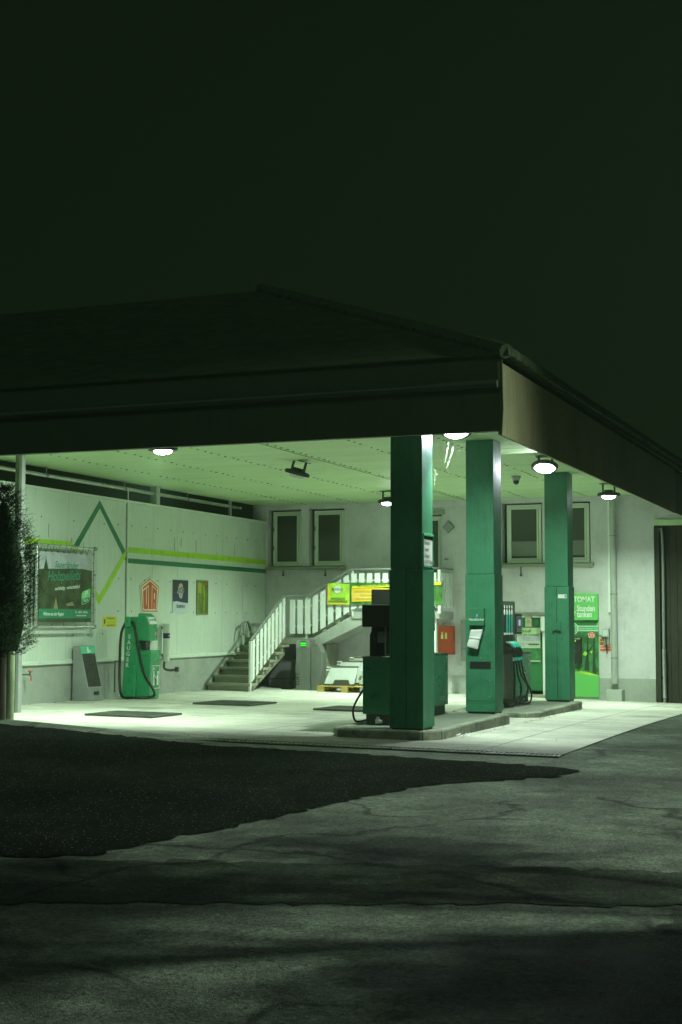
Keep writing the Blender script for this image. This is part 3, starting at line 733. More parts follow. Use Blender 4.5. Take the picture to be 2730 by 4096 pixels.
# pillar 3 holder + sticker
t = PIL[2]; Y3 = 24.1634-.013
a, b = onY(2212, 2524, Y3), onY(2245, 2488, Y3)
MB().box(a.x, b.x, Y3-.03, Y3-.001, a.z, b.z).build('holder', M['green_lo'], t, .004)
z = a.z-.012; m_ = MB(); m_.prism([(a.x-.0, Y3-.032, z-.012), (a.x, Y3-.032, z+.008), ((a.x+b.x)/2, Y3-.032, z+.04), (b.x, Y3-.032, z+.008), (b.x, Y3-.032, z-.012), ((a.x+b.x)/2+.03, Y3-.032, z), ((a.x+b.x)/2, Y3-.032, z+.02), ((a.x+b.x)/2-.03, Y3-.032, z)], (0, .03, 0)); m_.build('holder_notch', M['black'], t)
a, b = onY(2233, 2393, Y3), onY(2267, 2377, Y3)
o = MB().box(a.x, b.x, Y3-.003, Y3-.0005, a.z, b.z).build('sticker', M['paper'], t)
MB().box(b.x-.032, b.x-.012, Y3-.0045, Y3-.0032, a.z+.01, b.z-.01).build('sticker_mark', mat('blue_ink', (.03,.12,.45), .5), o)

# ------------------------------------------------------------------ fuel pumps
def pump(front):
    t = thing('fuel_pump', '', 'fuel pump', (0, 0, 0))
    MB().box(-.155, .155, .03, 2.36, 0, .128).build('base', M['dgrey'], t)
    MB().box(-.192, .192, 0, .345, .13, .825).build('cabinet', M['green_lo'], t, .006); MB().box(-.192, .192, 1.315, 2.39, .13, .825).build('cabinet', M['green_lo'], t, .006)
    MB().box(-.198, .198, -.006, .346, .826, .85).build('cabinet_top', M['dgrey'], t, .01); MB().box(-.198, .198, 1.314, 2.396, .826, .85).build('cabinet_top', M['dgrey'], t, .01)
    m_ = MB(); m_.box(-.205, .205, .35, 1.31, .02, 1.70); m_.build('hose_column', M['dgrey'], t, .01)
    m_ = MB(); m_.box(.206, .212, .36, .52, .15, 1.55); m_.build('corner_strip', mat('column_strip', (.16,.17,.11), .5), t)
    MB().box(-.20, .20, -.01, .345, 1.219, 1.50).build('display_head', M['black'], t, .012); m_ = MB(); m_.box(-.215, .215, 1.315, 1.74, 1.16, 1.50); hd = m_.build('display_head', M['black'], t, .012)
    m_ = MB(); m_.box(.216, .222, 1.36, 1.70, 1.20, 1.46); m_.build('screen_bezel', M['dgrey'], hd)
    m_ = MB();
    for a, b, c, d in ((1.37, 1.69, 1.445, 1.452), (1.37, 1.69, 1.20, 1.207), (1.37, 1.378, 1.207, 1.445), (1.682, 1.69, 1.207, 1.445)): m_.box(.2225, .225, a, b, c, d)
    m_.build('screen_rim', M['lgrey'], hd)
    MB().box(.2225, .2245, 1.47, 1.60, 1.30, 1.40).build('screen', M['lcd'], hd)
    m_ = MB()
    for k in range(3): m_.box(.2225, .2245, 1.44+.07*k, 1.48+.07*k, 1.225, 1.245)
    m_.build('keypad', M['grey'], hd)
    # front end details between cabinet and head
    m_ = MB(); m_.prism([(-.155, .16, .851), (-.07, .16, .851), (-.07, .16, 1.217), (-.105, .16, 1.217), (-.155, .16, 1.12)], (0, .17, 0)); m_.box(-.068, .17, .20, .34, .851, 1.217); m_.build('mid_housing', M['black'], t)
    MB().box(-.060, .03, .180, .198, 1.02, 1.16).build('notice_plate', M['grey'], t)
    MB().tube([(.048, .18, .851), (.048, .18, 1.217)], .010, 8).build('guard_rod', M['lgrey'], t)
    m_ = MB()
    for k in range(15):
        for xx_ in (.085, .145): m_.tube([(xx_-.02, .17, .87+.022*k), (xx_+.02, .17, .872+.022*k)], .006, 6)
    m_.build('ribbed_hose', M['dgrey'], t)
    # four filling points on the +X side
    for k in range(4):
        y = .60+.155*k
        m_ = MB(); m_.box(.206, .214, y-.055, y+.055, .85, 1.62); hb = m_.build('nozzle_bay', M['black'], t)
        m_ = MB(); m_.prism([(.2145, y-.035, 1.48), (.2145, y+.035, 1.48), (.2145, y+.045, 1.53), (.2145, y, 1.575), (.2145, y-.045, 1.53)], (.003, 0, 0)); m_.box(.2145, .2175, y-.028, y+.028, 1.585, 1.63); m_.box(.2145, .2175, y-.05, y+.05, 1.155, 1.19)
        m_.build('grade_plate', M['white'], hb)
        if k > 0: MB().box(.2145, .2165, y-.045, y+.045, 1.20, 1.475).build('grade_label', M['teal'], hb)
        nz = MB(); nz.tube(smooth_path([(.22, y, 1.02), (.27, y, 1.00), (.33, y+.02, .95), (.36, y+.03, .88), (.355, y+.03, .80)], 4), [.016]*9+[.022]*8, 8)
        nz.box(.225, .33, y-.018, y+.018, .86, .93)
        no = nz.build('nozzle', M['black'], t, .003)
        MB().tube([(.235, y, 1.035), (.30, y+.01, 1.005), (.345, y+.02, .95)], .024, 8).build('nozzle_cover', M['teal'] if k else M['dgrey'], no)
        MB().tube([(.352, y+.03, .80), (.352, y+.03, .74)], .021, 8).build('hose_collar', M['teal'] if k else M['grey'], no)
        out = .10+.09*k
        pts = [(.352, y+.03, .74), (.36, y+.06+.10*k*.6, .50), (.34+.03*k, y+.12+.17*k, .28), (.32, y+.10+.14*k, .05 if k < 3 else .03), (.27, y-.12+.05*k, .035), (.22, .42, .12)]
        if front: pts = [(.352, y+.03, .74), (.33, y+.03, .45), (.27, y, .15), (.235, y-.1, .04), (.22, y-.2, .06)]
        elif k == 3: pts = [(.352, y+.03, .74), (.37, y+.22, .45), (.40, y+.52, .20), (.38, y+.50, .04), (.33, y+.22, .025), (.26, y-.15, .09), (.22, .5, .13)]
        MB().tube(smooth_path(pts, 8), .0155, 8).build('hose', M['hose'], t)
    sd_ = MB()
    for k in range(3): sd_.box(.1925, .1935, 2.02-.06*(k % 2), 2.22+.03*k, .245-.022*k, .252-.022*k)
    sd_.build('notice_lines', M['lgrey'], t)
    MB().cyl((.19, 2.32, .79), .012, .012, 8, 'x').build('lock', M['steel'], t)
    # hose loop off the -X side
    if front: MB().tube(smooth_path([(-.19, .12, .46), (-.24, .10, .40), (-.345, .08, .20), (-.33, .08, .05), (-.26, .10, -.0+.03), (-.15, .12, .06)], 8), .013, 8).build('side_hose', M['hose'], t)
    m_ = MB(); m_.cyl((.02, -.02, .02), .035, .05, 10, 'z'); m_.cyl((.03, -.035, .045), .022, .05, 8, 'x'); m_.cyl((.02, -.02, .07), .022, .03, 10, 'z'); m_.build('pipe_fitting', M['steel'], t)
    return t
pu = pump(True); pu2 = pump(False)
pu.location = (-6.11, 16.76, .283); tag(pu, 'dark green fuel pump behind the nearest pillar, with a black hose looping on its left', 'fuel pump', 'fuel pumps')
pu2.location = (-6.11, 21.55, .195); tag(pu2, 'green fuel pump with four teal nozzles and hanging hoses between the middle and rear pillars', 'fuel pump', 'fuel pumps')

# ------------------------------------------------------------------ signs on the left wall
def yz(px, py, X=XW): p = onX(px, py, X); return p.y, p.z
# advertising frame on stand-offs
XA = XW+.22
t = thing('advert_frame', 'tubular metal frame with a laced forest banner on the side wall', 'advertising frame', (XA, 20.6, 1.6))
ya, zt_ = yz(146, 2176, XA); yb, zb_ = yz(378, 2515, XA)
ya, yb = yz(146, 2400, XA)[0], yz(378, 2400, XA)[0]; zt_ = 2.62; zb_ = yz(260, 2508, XA)[1]; zt_ = yz(260, 2186, XA)[1]
m_ = MB()
for (p, q) in (((XA, ya, zb_), (XA, ya, zt_)), ((XA, yb, zb_), (XA, yb, zt_)), ((XA, ya, zt_), (XA, yb, zt_)), ((XA, ya, zb_), (XA, yb, zb_))): m_.tube([p, q], .026, 8)
for yy_ in (ya, yb):
    for zz_ in (zb_, zt_, (zb_+zt_)/2-.1): m_.tube([(XW+.002, yy_, zz_), (XA, yy_, zz_)], .016, 8)
m_.build('tube_frame', M['steel'], t)
for yy_ in (ya, yb):
    for zz_ in (zb_, zt_): MB().cyl((XA-.03, yy_, zz_), .038, .06, 10, 'x').build('corner_joint', M['grey'], t)
by0, by1, bz0, bz1 = ya+.07, yb-.09, zb_+.08, zt_-.11
H_ = bz1-bz0; W_ = by1-by0
def by(u): return by0+W_*u
def bz(v): return bz0+H_*v
m_ = MB(); m_.box(XA-.004, XA, by0, by1, bz0, bz1); bn = m_.build('banner', M['forest2'], t)
m_ = MB(); m_.prism([(XA+.0012, by(0), bz(1)), (XA+.0012, by(1), bz(1)), (XA+.0012, by(1), bz(.765)), (XA+.0012, by(.8), bz(.785)), (XA+.0012, by(.55), bz(.78)), (XA+.0012, by(.3), bz(.765)), (XA+.0012, by(0), bz(.75))], (.0006, 0, 0)); m_.build('printed_sky', M['skyp'], bn)
m_ = MB(); m_.prism([(XA+.0022, by(.07), bz(.73)), (XA+.0022, by(.12), bz(.915)), (XA+.0022, by(.17), bz(.73))], (.0006, 0, 0)); m_.prism([(XA+.0022, by(.27), bz(.19)), (XA+.0022, by(.31), bz(.36)), (XA+.0022, by(.35), bz(.19))], (.0006, 0, 0), 1); m_.prism([(XA+.0022, by(.5), bz(.26)), (XA+.0022, by(.62), bz(.30)), (XA+.0022, by(.66), bz(.24)), (XA+.0022, by(.52), bz(.235))], (.0006, 0, 0), 1)
m_.build('printed_tree', [M['trunkp'], mat('steeple_print', (.28,.24,.14), .6)], bn)
m_ = MB(); m_.box(XA+.0012, XA+.002, by0, by1, bz(.055), bz(.19)); m_.build('printed_band', mat('band_teal', (.025,.20,.11), .6), bn)
hand = mat('hand_lettering_green', (.05,.23,.15), .6)
text('Sauerländer', (XA+.003, by(.50), bz(.825)), .155, hand, bn, '+X', .0004, .003, 'CENTER', .98, .35)
text('Holzpellets', (XA+.003, by(.45), bz(.665)), .235, hand, bn, '+X', .0004, .004, 'CENTER', .96, .35, 3)
text('nachhaltig - wirtschaftlich', (XA+.003, by(.52), bz(.50)), .082, M['white'], bn, '+X', .0004, .001, 'CENTER', .92, .35, 4)
text('Wärme aus der Region', (XA+.003, by(.27), bz(.118)), .080, M['white'], bn, '+X', .0004, .001, 'CENTER', .82, .3)
text('Tel.   02972 . 6278 46', (XA+.003, by(.80), bz(.145)), .052, M['white'], bn, '+X', .0004, .0005, 'CENTER', .85)
text('www.pellets-sauerland.de', (XA+.003, by(.80), bz(.098)), .038, M['white'], bn, '+X', .0004, .0005, 'CENTER', .8)
m_ = MB(); m_.prism([(XA+.003, by(.80), bz(.265)), (XA+.003, by(.80), bz(.42)), (XA+.003, by(.83), bz(.455)), (XA+.003, by(.97), bz(.50)), (XA+.003, by(.97), bz(.36)), (XA+.003, by(.94), bz(.30)), (XA+.003, by(.82), bz(.255))], (.001, 0, 0))
pl_ = m_.build('printed_plaque', mat('plaque_green', (.22,.62,.30), .5), bn)
m_ = MB(); m_.prism([(XA+.0045, by(.81), bz(.275)), (XA+.0045, by(.81), bz(.335)), (XA+.0045, by(.955), bz(.375)), (XA+.0045, by(.955), bz(.345)), (XA+.0045, by(.93), bz(.305)), (XA+.0045, by(.825), bz(.265))], (.0006, 0, 0)); m_.build('plaque_base', M['dgreen'], pl_)
text('PELLETS', (XA+.0062, by(.882), bz(.322)), .055, M['white'], pl_, '+X', .0004, .001, 'CENTER', .75, .1, 6)
text('P', (XA+.0048, by(.885), bz(.42)), .14, M['white'], pl_, '+X', .0004, .003, 'CENTER', 1, .2)
m_ = MB()
k = 0
for u in [i/9 for i in range(10)]:
    m_.tube([(XA+.004, by(u), bz1-.01), (XA+.03, by(u)+.04, zt_+.02)], .004, 5); m_.tube([(XA+.004, by(u), bz1-.01), (XA-.03, by(u)-.04, zt_+.02)], .004, 5)
    if k % 2 == 0: m_.tube([(XA+.004, by(u), bz0+.01), (XA+.02, by(u)+.03, zb_-.02)], .004, 5)
    k += 1
for v in [i/8 for i in range(9)]:
    m_.tube([(XA+.004, by1-.01, bz(v)), (XA+.02, yb+.02, bz(v)+.03)], .004, 5)
m_.build('lacing', M['dgrey'], t)

# sticker, pentagon card sign, oil sign, narrow poster
def wsign(name, pts, label, m, cat='sign', t=.02, X=XW):
    c = onX(*pts[0], X); o = thing(name, label, cat, (X, c.y, c.z)); P = [onX(x, y, X) for x, y in pts]
    b = MB().prism([(X+.004, p.y, p.z) for p in P], (t, 0, 0)).build('plate', m, o); return o, b
ya, zt_ = yz(439, 2465); ya, yb = yz(411, 2486)[0], yz(466, 2486)[0]; zt_ = yz(439, 2466)[1]; zb_ = yz(439, 2508)[1]
t = thing('yellow_notice', 'small yellow notice on the side wall to the right of the laced banner', 'sign', (XW, ya, zb_))
MB().box(XW+.002, XW+.008, ya, yb, zb_, zt_).build('plate', M['yellow'], t)
cx = (ya+yb)/2
text('BETRIEBS TANK', (XW+.0085, cx+.03, zt_-.035), .042, M['darkprint'], t, '+X', .0004, 0, 'CENTER', .85)
text('Verboten', (XW+.0085, cx+.04, (zb_+zt_)/2), .085, M['limep'], t, '+X', .0004, .002, 'CENTER', .9, .2)
text('KEIN ZUTRITT FÜR', (XW+.0085, cx+.03, zb_+.03), .036, M['darkprint'], t, '+X', .0004, 0, 'CENTER', .85)
MB().box(XW+.0085, XW+.0095, ya+.04, ya+.08, zb_+.06, zt_-.05).build('pictogram', M['darkprint'], t)

def penta(y0, y1, z0, z1, X):
    w_ = y1-y0; h_ = z1-z0; return [(X, y0+w_*.12, z0), (X, y1-w_*.12, z0), (X, y1, z0+h_*.76), (X, y0+w_*.5, z1), (X, y0, z0+h_*.76)]
def card_sign(y0, y1, z0, z1, X, label, face='+X', cat='sign'):
    """pentagonal fuel card sign: rust ground, white rim, the letters U T A shaped as bars inside"""
    t = thing('card_sign', label, cat, (X, (y0+y1)/2, z0))
    def P(u, v, k): return (X+k, y0+(y1-y0)*u, z0+(z1-z0)*v)
    def shr(s, k, pts): return [P(.5+(u-.5)*s, .47+(v-.47)*s, k) for u, v in pts]
    pen = [(.12, 0), (.88, 0), (1, .76), (.5, 1), (0, .76)]
    MB().prism(shr(1.0, .004, pen), (.015, 0, 0)).build('plate', M['white'], t)
    MB().prism(shr(.94, .0195, pen), (.001, 0, 0)).build('outer_rim', M['sign_red'], t)
    MB().prism(shr(.87, .021, pen), (.001, 0, 0)).build('inner_rim', mat('sign_cream', (.78,.66,.50), .5, var=.04), t)
    g = MB(); k = .0225
    def poly(pts): g.prism([P(u, v, k) for u, v in pts], (.0012, 0, 0))
    # T: roof-shaped bar and stem
    poly([(.13, .645), (.13, .70), (.5, .885), (.87, .70), (.87, .645), (.585, .785), (.585, .10), (.435, .10), (.435, .785)])
    # U
    poly([(.15, .60), (.295, .672), (.305, .21), (.332, .21), (.335, .692), (.408, .728), (.402, .10), (.205, .10), (.18, .16)])
    # A
    poly([(.612, .10), (.612, .74), (.85, .625), (.805, .10), (.728, .10), (.728, .29), (.70, .29), (.70, .10)])
    g.build('letters', M['sign_red'], t)
    h = MB(); h.prism([P(.70, .38, k+.0016), P(.735, .38, k+.0016), P(.745, .545, k+.0016), P(.70, .565, k+.0016)], (.0008, 0, 0)); h.build('letter_counter', M['white'], t)
    return t
ya, yb = yz(557, 2380)[0], yz(636, 2380)[0]; zt_ = yz(598, 2309)[1]; zb_ = yz(598, 2451)[1]
card_sign(ya, yb, zb_, zt_, XW, 'large rust red and white pentagonal UTA sign on the side wall')
ya, yb = yz(689, 2380)[0], yz(750, 2380)[0]; zt_ = yz(720, 2319)[1]; zb_ = yz(720, 2452)[1]
t = thing('oil_sign', 'dark blue and white oil service sign between the pentagon sign and the narrow poster', 'sign', (XW, ya, zb_))
H_ = zt_-zb_; W_ = yb-ya
def Q(u, v, k=.02): return (XW+k, ya+W_*u, zb_+H_*v)
MB().box(XW+.004, XW+.018, ya, yb, zb_, zt_).build('plate', mat('sign_pale', (.55,.60,.66), .5, var=.04), t)
MB().prism([Q(0, .33), Q(.25, .355), Q(.6, .32), Q(1, .30), Q(1, .62), Q(0, .62)], (.0008, 0, 0)).build('blue_field', M['navy'], t)
MB().prism([Q(0, .621), Q(1, .621), Q(1, .99), Q(0, .99)], (.0008, 0, 0)).build('black_field', M['darkprint'], t)
m_ = MB(); m_.prism([Q(.30, .66, .022), Q(.40, .86, .022), Q(.52, .90, .022), Q(.62, .85, .022), Q(.66, .74, .022), Q(.72, .74, .022), Q(.72, .62, .022), Q(.64, .60, .022), Q(.60, .46, .022), Q(.50, .43, .022), Q(.42, .47, .022), Q(.36, .58, .022), Q(.26, .60, .022)], (.0006, 0, 0)); m_.build('emblem', M['lgrey'], t)
m_ = MB(); m_.prism([Q(.46, .76, .0235), Q(.54, .84, .0235), Q(.66, .76, .0235)], (.0006, 0, 0)); m_.prism([Q(.40, .565, .0235), Q(.56, .56, .0235), Q(.48, .50, .0235)], (.0006, 0, 0)); m_.build('emblem_flash', mat('emblem_orange', (.7,.25,.03), .5), t)
text('FUCHS', Q(.50, .675, .0245), .145, M['navy'], t, '+X', .0004, .003, 'CENTER', .85)
text('ÖLSERVICE', Q(.50, .19, .0245), .085, M['navy'], t, '+X', .0004, .0015, 'CENTER', .85)
ya, yb = yz(785, 2390)[0], yz(829, 2390)[0]; zt_ = yz(807, 2321)[1]; zb_ = yz(807, 2459)[1]; H_ = zt_-zb_; W_ = yb-ya
t = thing('narrow_poster', 'narrow olive green framed poster on the side wall nearest the stairs', 'poster', (XW, ya, zb_))
m_ = MB(); m_.box(XW+.004, XW+.03, ya, yb, zt_-.02, zt_); m_.box(XW+.004, XW+.03, ya, yb, zb_, zb_+.02); m_.box(XW+.004, XW+.03, ya, ya+.02, zb_+.02, zt_-.02); m_.box(XW+.004, XW+.03, yb-.02, yb, zb_+.02, zt_-.02); m_.build('frame', M['reveal'], t)
MB().box(XW+.004, XW+.018, ya+.021, yb-.021, zb_+.021, zt_-.021).build('print', M['olivep'], t)
m_ = MB(); m_.prism([Q(.58, .12, .0185), Q(.66, .5, .0185), Q(.56, .86, .0185), Q(.64, .86, .0185), Q(.74, .5, .0185), Q(.68, .12, .0185)], (.0006, 0, 0)); m_.prism([Q(.12, .62, .0185), Q(.40, .62, .0185), Q(.40, .92, .0185), Q(.12, .92, .0185)], (.0006, 0, 0)); m_.build('print_shape', mat('ochre_print', (.33,.36,.03), .6, var=.3), t)
MB().prism([Q(.78, .88, .0185), Q(.92, .88, .0185), Q(.92, .95, .0185), Q(.78, .95, .0185)], (.0006, 0, 0)).build('print_mark', M['orange'], t)

# ------------------------------------------------------------------ mat cleaner
gY = gz(XW, 21.2)
t = thing('mat_cleaner', 'grey wedge-shaped car mat cleaner with a green top sign by the side wall', 'mat cleaner', (-13.0, 21.3, gY))
yc0 = onX(322, 2700, -12.95).y; z0 = gz(-13, 21)
def prof(x): return x
Y0_, Y1_ = 21.02, 21.50
# side profile in XZ (front towards +X), extruded along Y
pr = [(-13.22, z0), (-12.90, z0), (-12.90, z0+.22), (-12.92, z0+.235), (-13.06, z0+.80), (-13.08, z0+.94), (-13.22, z0+.94)]
MB().prism([(x, Y0_, z) for x, z in pr], (0, Y1_-Y0_, 0)).build('body', M['grey'], t, .008)
d = Vector((-.14, 0, .565)).normalized(); nrm = Vector((.565, 0, .14)).normalized()
a = Vector((-12.92, 0, z0+.235)); m_ = MB()
L_ = .56; bs = a + nrm*.002
m_.prism([(bs.x, Y0_+.04, bs.z+.01), (bs.x, Y1_-.04, bs.z+.01), (bs.x+d.x*L_, Y1_-.04, bs.z+d.z*L_), (bs.x+d.x*L_, Y0_+.04, bs.z+d.z*L_)], tuple(nrm*.004))
for k in range(17):
    q = bs + d*(.03+.034*k) + nrm*.006; m_.tube([(q.x, Y0_+.05, q.z), (q.x, Y1_-.05, q.z)], .008, 5)
m_.build('brush_panel', M['black'], t)
m_ = MB(); m_.prism([(-13.058, Y0_+.01, z0+.805), (-13.058, Y1_-.01, z0+.805), (-13.078, Y1_-.01, z0+.935), (-13.078, Y0_+.01, z0+.935)], (.006, 0, .001)); sg = m_.build('sign_plate', mat('mint_sign', (.10,.52,.30), .45), t)
m_ = MB(); m_.prism([(-13.053, 21.22, z0+.82), (-13.053, 21.27, z0+.82), (-13.070, 21.26, z0+.92), (-13.070, 21.235, z0+.92)], (.004, 0, 0)); m_.prism([(-13.053, 21.28, z0+.83), (-13.053, 21.33, z0+.83), (-13.062, 21.30, z0+.88)], (.004, 0, 0)); m_.build('pictogram', M['white'], sg)
MB().box(-12.897, -12.889, 21.20, 21.36, z0+.10, z0+.16).build('coin_slot', M['black'], t)

# ------------------------------------------------------------------ vacuum station
z0 = gz(-12.9, 22.5)
t = thing('vacuum_station', 'green coin operated vacuum station lettered SAUGER by the side wall', 'vacuum', (-12.85, 22.5, z0))
# rear tower with flared foot (its narrow end faces the road), low cabinet, raised coin box
xa, xb = -12.96, -12.68
tower = MB(); n_ = 10
prf = [(-.20, 0), (-.17, .25), (-.13, .6), (-.11, 1.28), (-.09, 1.40), (-.05, 1.46), (.16, 1.46), (.20, 1.38), (.20, 0)]
tower.prism([(xa, 22.42+u, z0+v) for u, v in prf], (xb-xa, 0, 0)); tower.build('tower', M['vac_green'], t, .025)
tb = MB(); tb.prism([(xb+.002, 22.27, z0), (-12.42, 22.27, z0), (-12.40, 22.27, z0+.80), (-12.40, 22.27, z0+.86), (xb+.002, 22.27, z0+.86)], (0, .36, 0)); tb.build('lower_cabinet', M['vac_green'], t, .015)
hd = MB(); hd.prism([(xb+.002, 22.30, z0+1.03), (-12.46, 22.30, z0+1.03), (-12.46, 22.30, z0+1.32), (-12.52, 22.30, z0+1.46), (-12.60, 22.30, z0+1.52), (xb+.002, 22.30, z0+1.52)], (0, .34, 0)); h_ = hd.build('coin_box', M['vac_green'], t, .012)
MB().box(xb+.06, xb+.14, 22.34, 22.50, z0+.862, z0+1.028).build('neck', M['black'], t)
MB().box(xb+.004, -12.56, 22.53, 22.60, z0+.862, z0+1.028).build('rear_panel', M['paper'], t)
# sign on the slope and front (+X) faces
m_ = MB(); m_.prism([(-12.459, 22.33, z0+1.325), (-12.459, 22.61, z0+1.325), (-12.514, 22.58, z0+1.452), (-12.514, 22.36, z0+1.452)], (.006, 0, .002)); m_.build('sign_plate', M['white'], h_)
o = text('SAUGER', (-12.478, 22.47, z0+1.388), .085, M['vac_green'], h_, '+X', .0006, .002, 'CENTER', .72); 
m_ = MB(); m_.box(-12.459, -12.452, 22.52, 22.58, z0+1.13, z0+1.19); m_.build('coin_slot', M['lgrey'], h_)
MB().box(-12.459, -12.45, 22.585, 22.60, z0+1.08, z0+1.21).build('key_strip', M['sign_red'], h_)
m_ = MB(); X_ = -12.398
for a, b, c, d_ in ((22.32, 22.60, .60, .612), (22.32, 22.60, .20, .212), (22.32, 22.332, .212, .60), (22.588, 22.60, .212, .60)): m_.box(X_, X_+.003, a, b, z0+c-.02, z0+d_-.02)
m_.box(X_, X_+.003, 22.37, 22.40, z0+.28, z0+.50); m_.cyl((X_, 22.385, z0+.535), .022, .003, 10, 'x'); m_.prism([(X_, 22.36, z0+.24), (X_, 22.42, z0+.24), (X_, 22.40, z0+.42), (X_, 22.37, z0+.42)], (.003, 0, 0)); m_.prism([(X_, 22.40, z0+.44), (X_, 22.50, z0+.36), (X_, 22.50, z0+.34), (X_, 22.40, z0+.41)], (.003, 0, 0)); m_.box(X_, X_+.003, 22.50, 22.56, z0+.24, z0+.42); m_.box(X_, X_+.003, 22.52, 22.57, z0+.43, z0+.49)
m_.build('pictogram', M['white'], t)
for k, c in enumerate('SAUGER'):
    text(c, ((xa+xb)/2-.02-.004*k, 22.42-.128-.006*k-.012, z0+1.10-.102*k), .105, M['white'], t, '-Y', .0008, .002)
MB().tube(smooth_path([(-12.90, 22.25, z0+1.36), (-12.96, 22.20, z0+1.15), (-12.97, 22.18, z0+.7), (-12.93, 22.12, z0+.25), (-12.83, 22.05, z0+.05), (-12.6, 22.02, z0+.035), (-12.36, 22.15, z0+.04), (-12.30, 22.25, z0+.12), (-12.50, 22.20, z0+.50), (-12.64, 22.20, z0+1.05), (-12.73, 22.24, z0+1.33), (-12.80, 22.26, z0+1.36)], 8), .024, 10).build('hose', M['hose'], t)
MB().box(-12.91, -12.79, 22.22, 22.33, z0+1.28, z0+1.46).build('hose_hook', M['vac_green'], t, .012)

# yellow marked tap pipe left of the vacuum
t = thing('standpipe', 'thin bent standpipe with a yellow-green sleeve left of the vacuum station', 'pipe', (-13.1, 22.0, z0))
q0, q1 = onX(461, 2650, -13.2), onX(461, 2765, -13.2)
m_ = MB(); m_.tube(smooth_path([(-13.2, q0.y-.0, z0+.1), (-13.2, q0.y, q0.z-.02), (-13.2, q0.y+.05, q0.z+.02), (-13.2, q0.y+.14, q0.z+.02)], 5), .012, 8); m_.build('pipe', M['dgrey'], t)
m_ = MB(); a, b = onX(479, 2675, -13.15), onX(484, 2742, -13.15); m_.tube([a, b], .011, 8); m_.build('sleeve', M['yg'], t)
m_ = MB(); a = onX(479, 2668, -13.15); m_.cyl((a.x, a.y, a.z-.01), .02, .04, 8, 'z'); m_.build('valve_knob', M['orange'], t)
# tap at the far left
q = onX(124, 2698, -13.1); t = thing('wall_tap', 'small wall tap with an orange tag at the left end of the plinth', 'tap', (XW, q.y, q.z))
m_ = MB(); m_.tube([(XW-.01, q.y-.16, q.z), (-13.10, q.y-.02, q.z)], .012, 8); m_.tube([(-13.10, q.y-.02, q.z-.02), (-13.10, q.y-.02, q.z+.05)], .014, 8); m_.build('spout', M['dgrey'], t)
MB().box(-13.09, -13.08, q.y-.025, q.y+.005, q.z-.10, q.z-.02).build('tag', M['orange'], t); MB().tube([(-13.12, q.y-.05, q.z+.055), (-13.08, q.y+.02, q.z+.055)], .010, 6).build('handle', M['orange'], t)

# extinguisher-like tube with hydrant valve right of vacuum
t = thing('wall_tube', 'slim white upright tube with a blue band on the wall right of the vacuum station', 'tube', (-13.18, 24.2, .9))
a, b = onX(667, 2494, -13.17), onX(667, 2645, -13.17); yq = a.y
yq = (onX(667, 2570, -13.17)).y
m_ = MB(); m_.tube([(-13.17, yq, b.z), (-13.17, yq, b.z+.02), (-13.17, yq, a.z-.12), (-13.17, yq, a.z-.11), (-13.17, yq, a.z)], [.05, .065, .065, .075, .075], 14); m_.build('tube_body', M['trim'], t)
MB().tube([(-13.17, yq, b.z+.44), (-13.17, yq, b.z+.54)], .067, 14).build('band', M['navy'], t)
text('LUXO', (-13.17+.0675, yq, b.z+.49), .055, M['white'], t, '+X', .0004, 0, 'CENTER', .8)
m_ = MB(); m_.box(XW+.002, -13.20, yq-.03, yq+.03, a.z-.1, a.z-.06); m_.box(XW+.002, -13.20, yq-.03, yq+.03, b.z+.1, b.z+.14); m_.build('bracket', M['grey'], t)
t = thing('hydrant_valve', 'dark wall valve with a hanging yellow strap below the slim white tube', 'valve', (XW, yq, b.z-.1))
m_ = MB(); m_.tube(smooth_path([(-13.20, yq-.02, b.z-.01), (-13.20, yq-.02, b.z-.13), (-13.12, yq+.03, b.z-.17), (-13.0, yq+.12, b.z-.16)], 5), .025, 8); m_.cyl((-13.0, yq+.12, b.z-.20), .04, .09, 10, 'z'); m_.build('valve_body', M['dgrey'], t)
m_ = MB(); n = 12; m_.tube([(-12.99+.045*math.sin(k/n*6.283), yq+.12, b.z-.26+.045*math.cos(k/n*6.283)) for k in range(n+1)], .006, 6); m_.build('ring', M['steel'], t)
m_ = MB(); m_.tube([(XW+.01, yq-.38, b.z+.14), (XW+.06, yq-.18, b.z+.14)], .02, 8); m_.cyl((XW+.05, yq-.30, b.z+.10), .03, .1, 8, 'z'); m_.build('pipe_stub', M['grey'], t)
MB().tube(smooth_path([(XW+.03, yq-.26, b.z+.04), (XW+.02, yq-.26, b.z-.12), (XW+.02, yq-.20, b.z-.3), (XW+.02, yq-.13, b.z-.42), (XW+.02, yq-.12, b.z-.5)], 5), .010, 6).build('strap', mat('strap_yellow', (.25,.33,.04), .7), t)

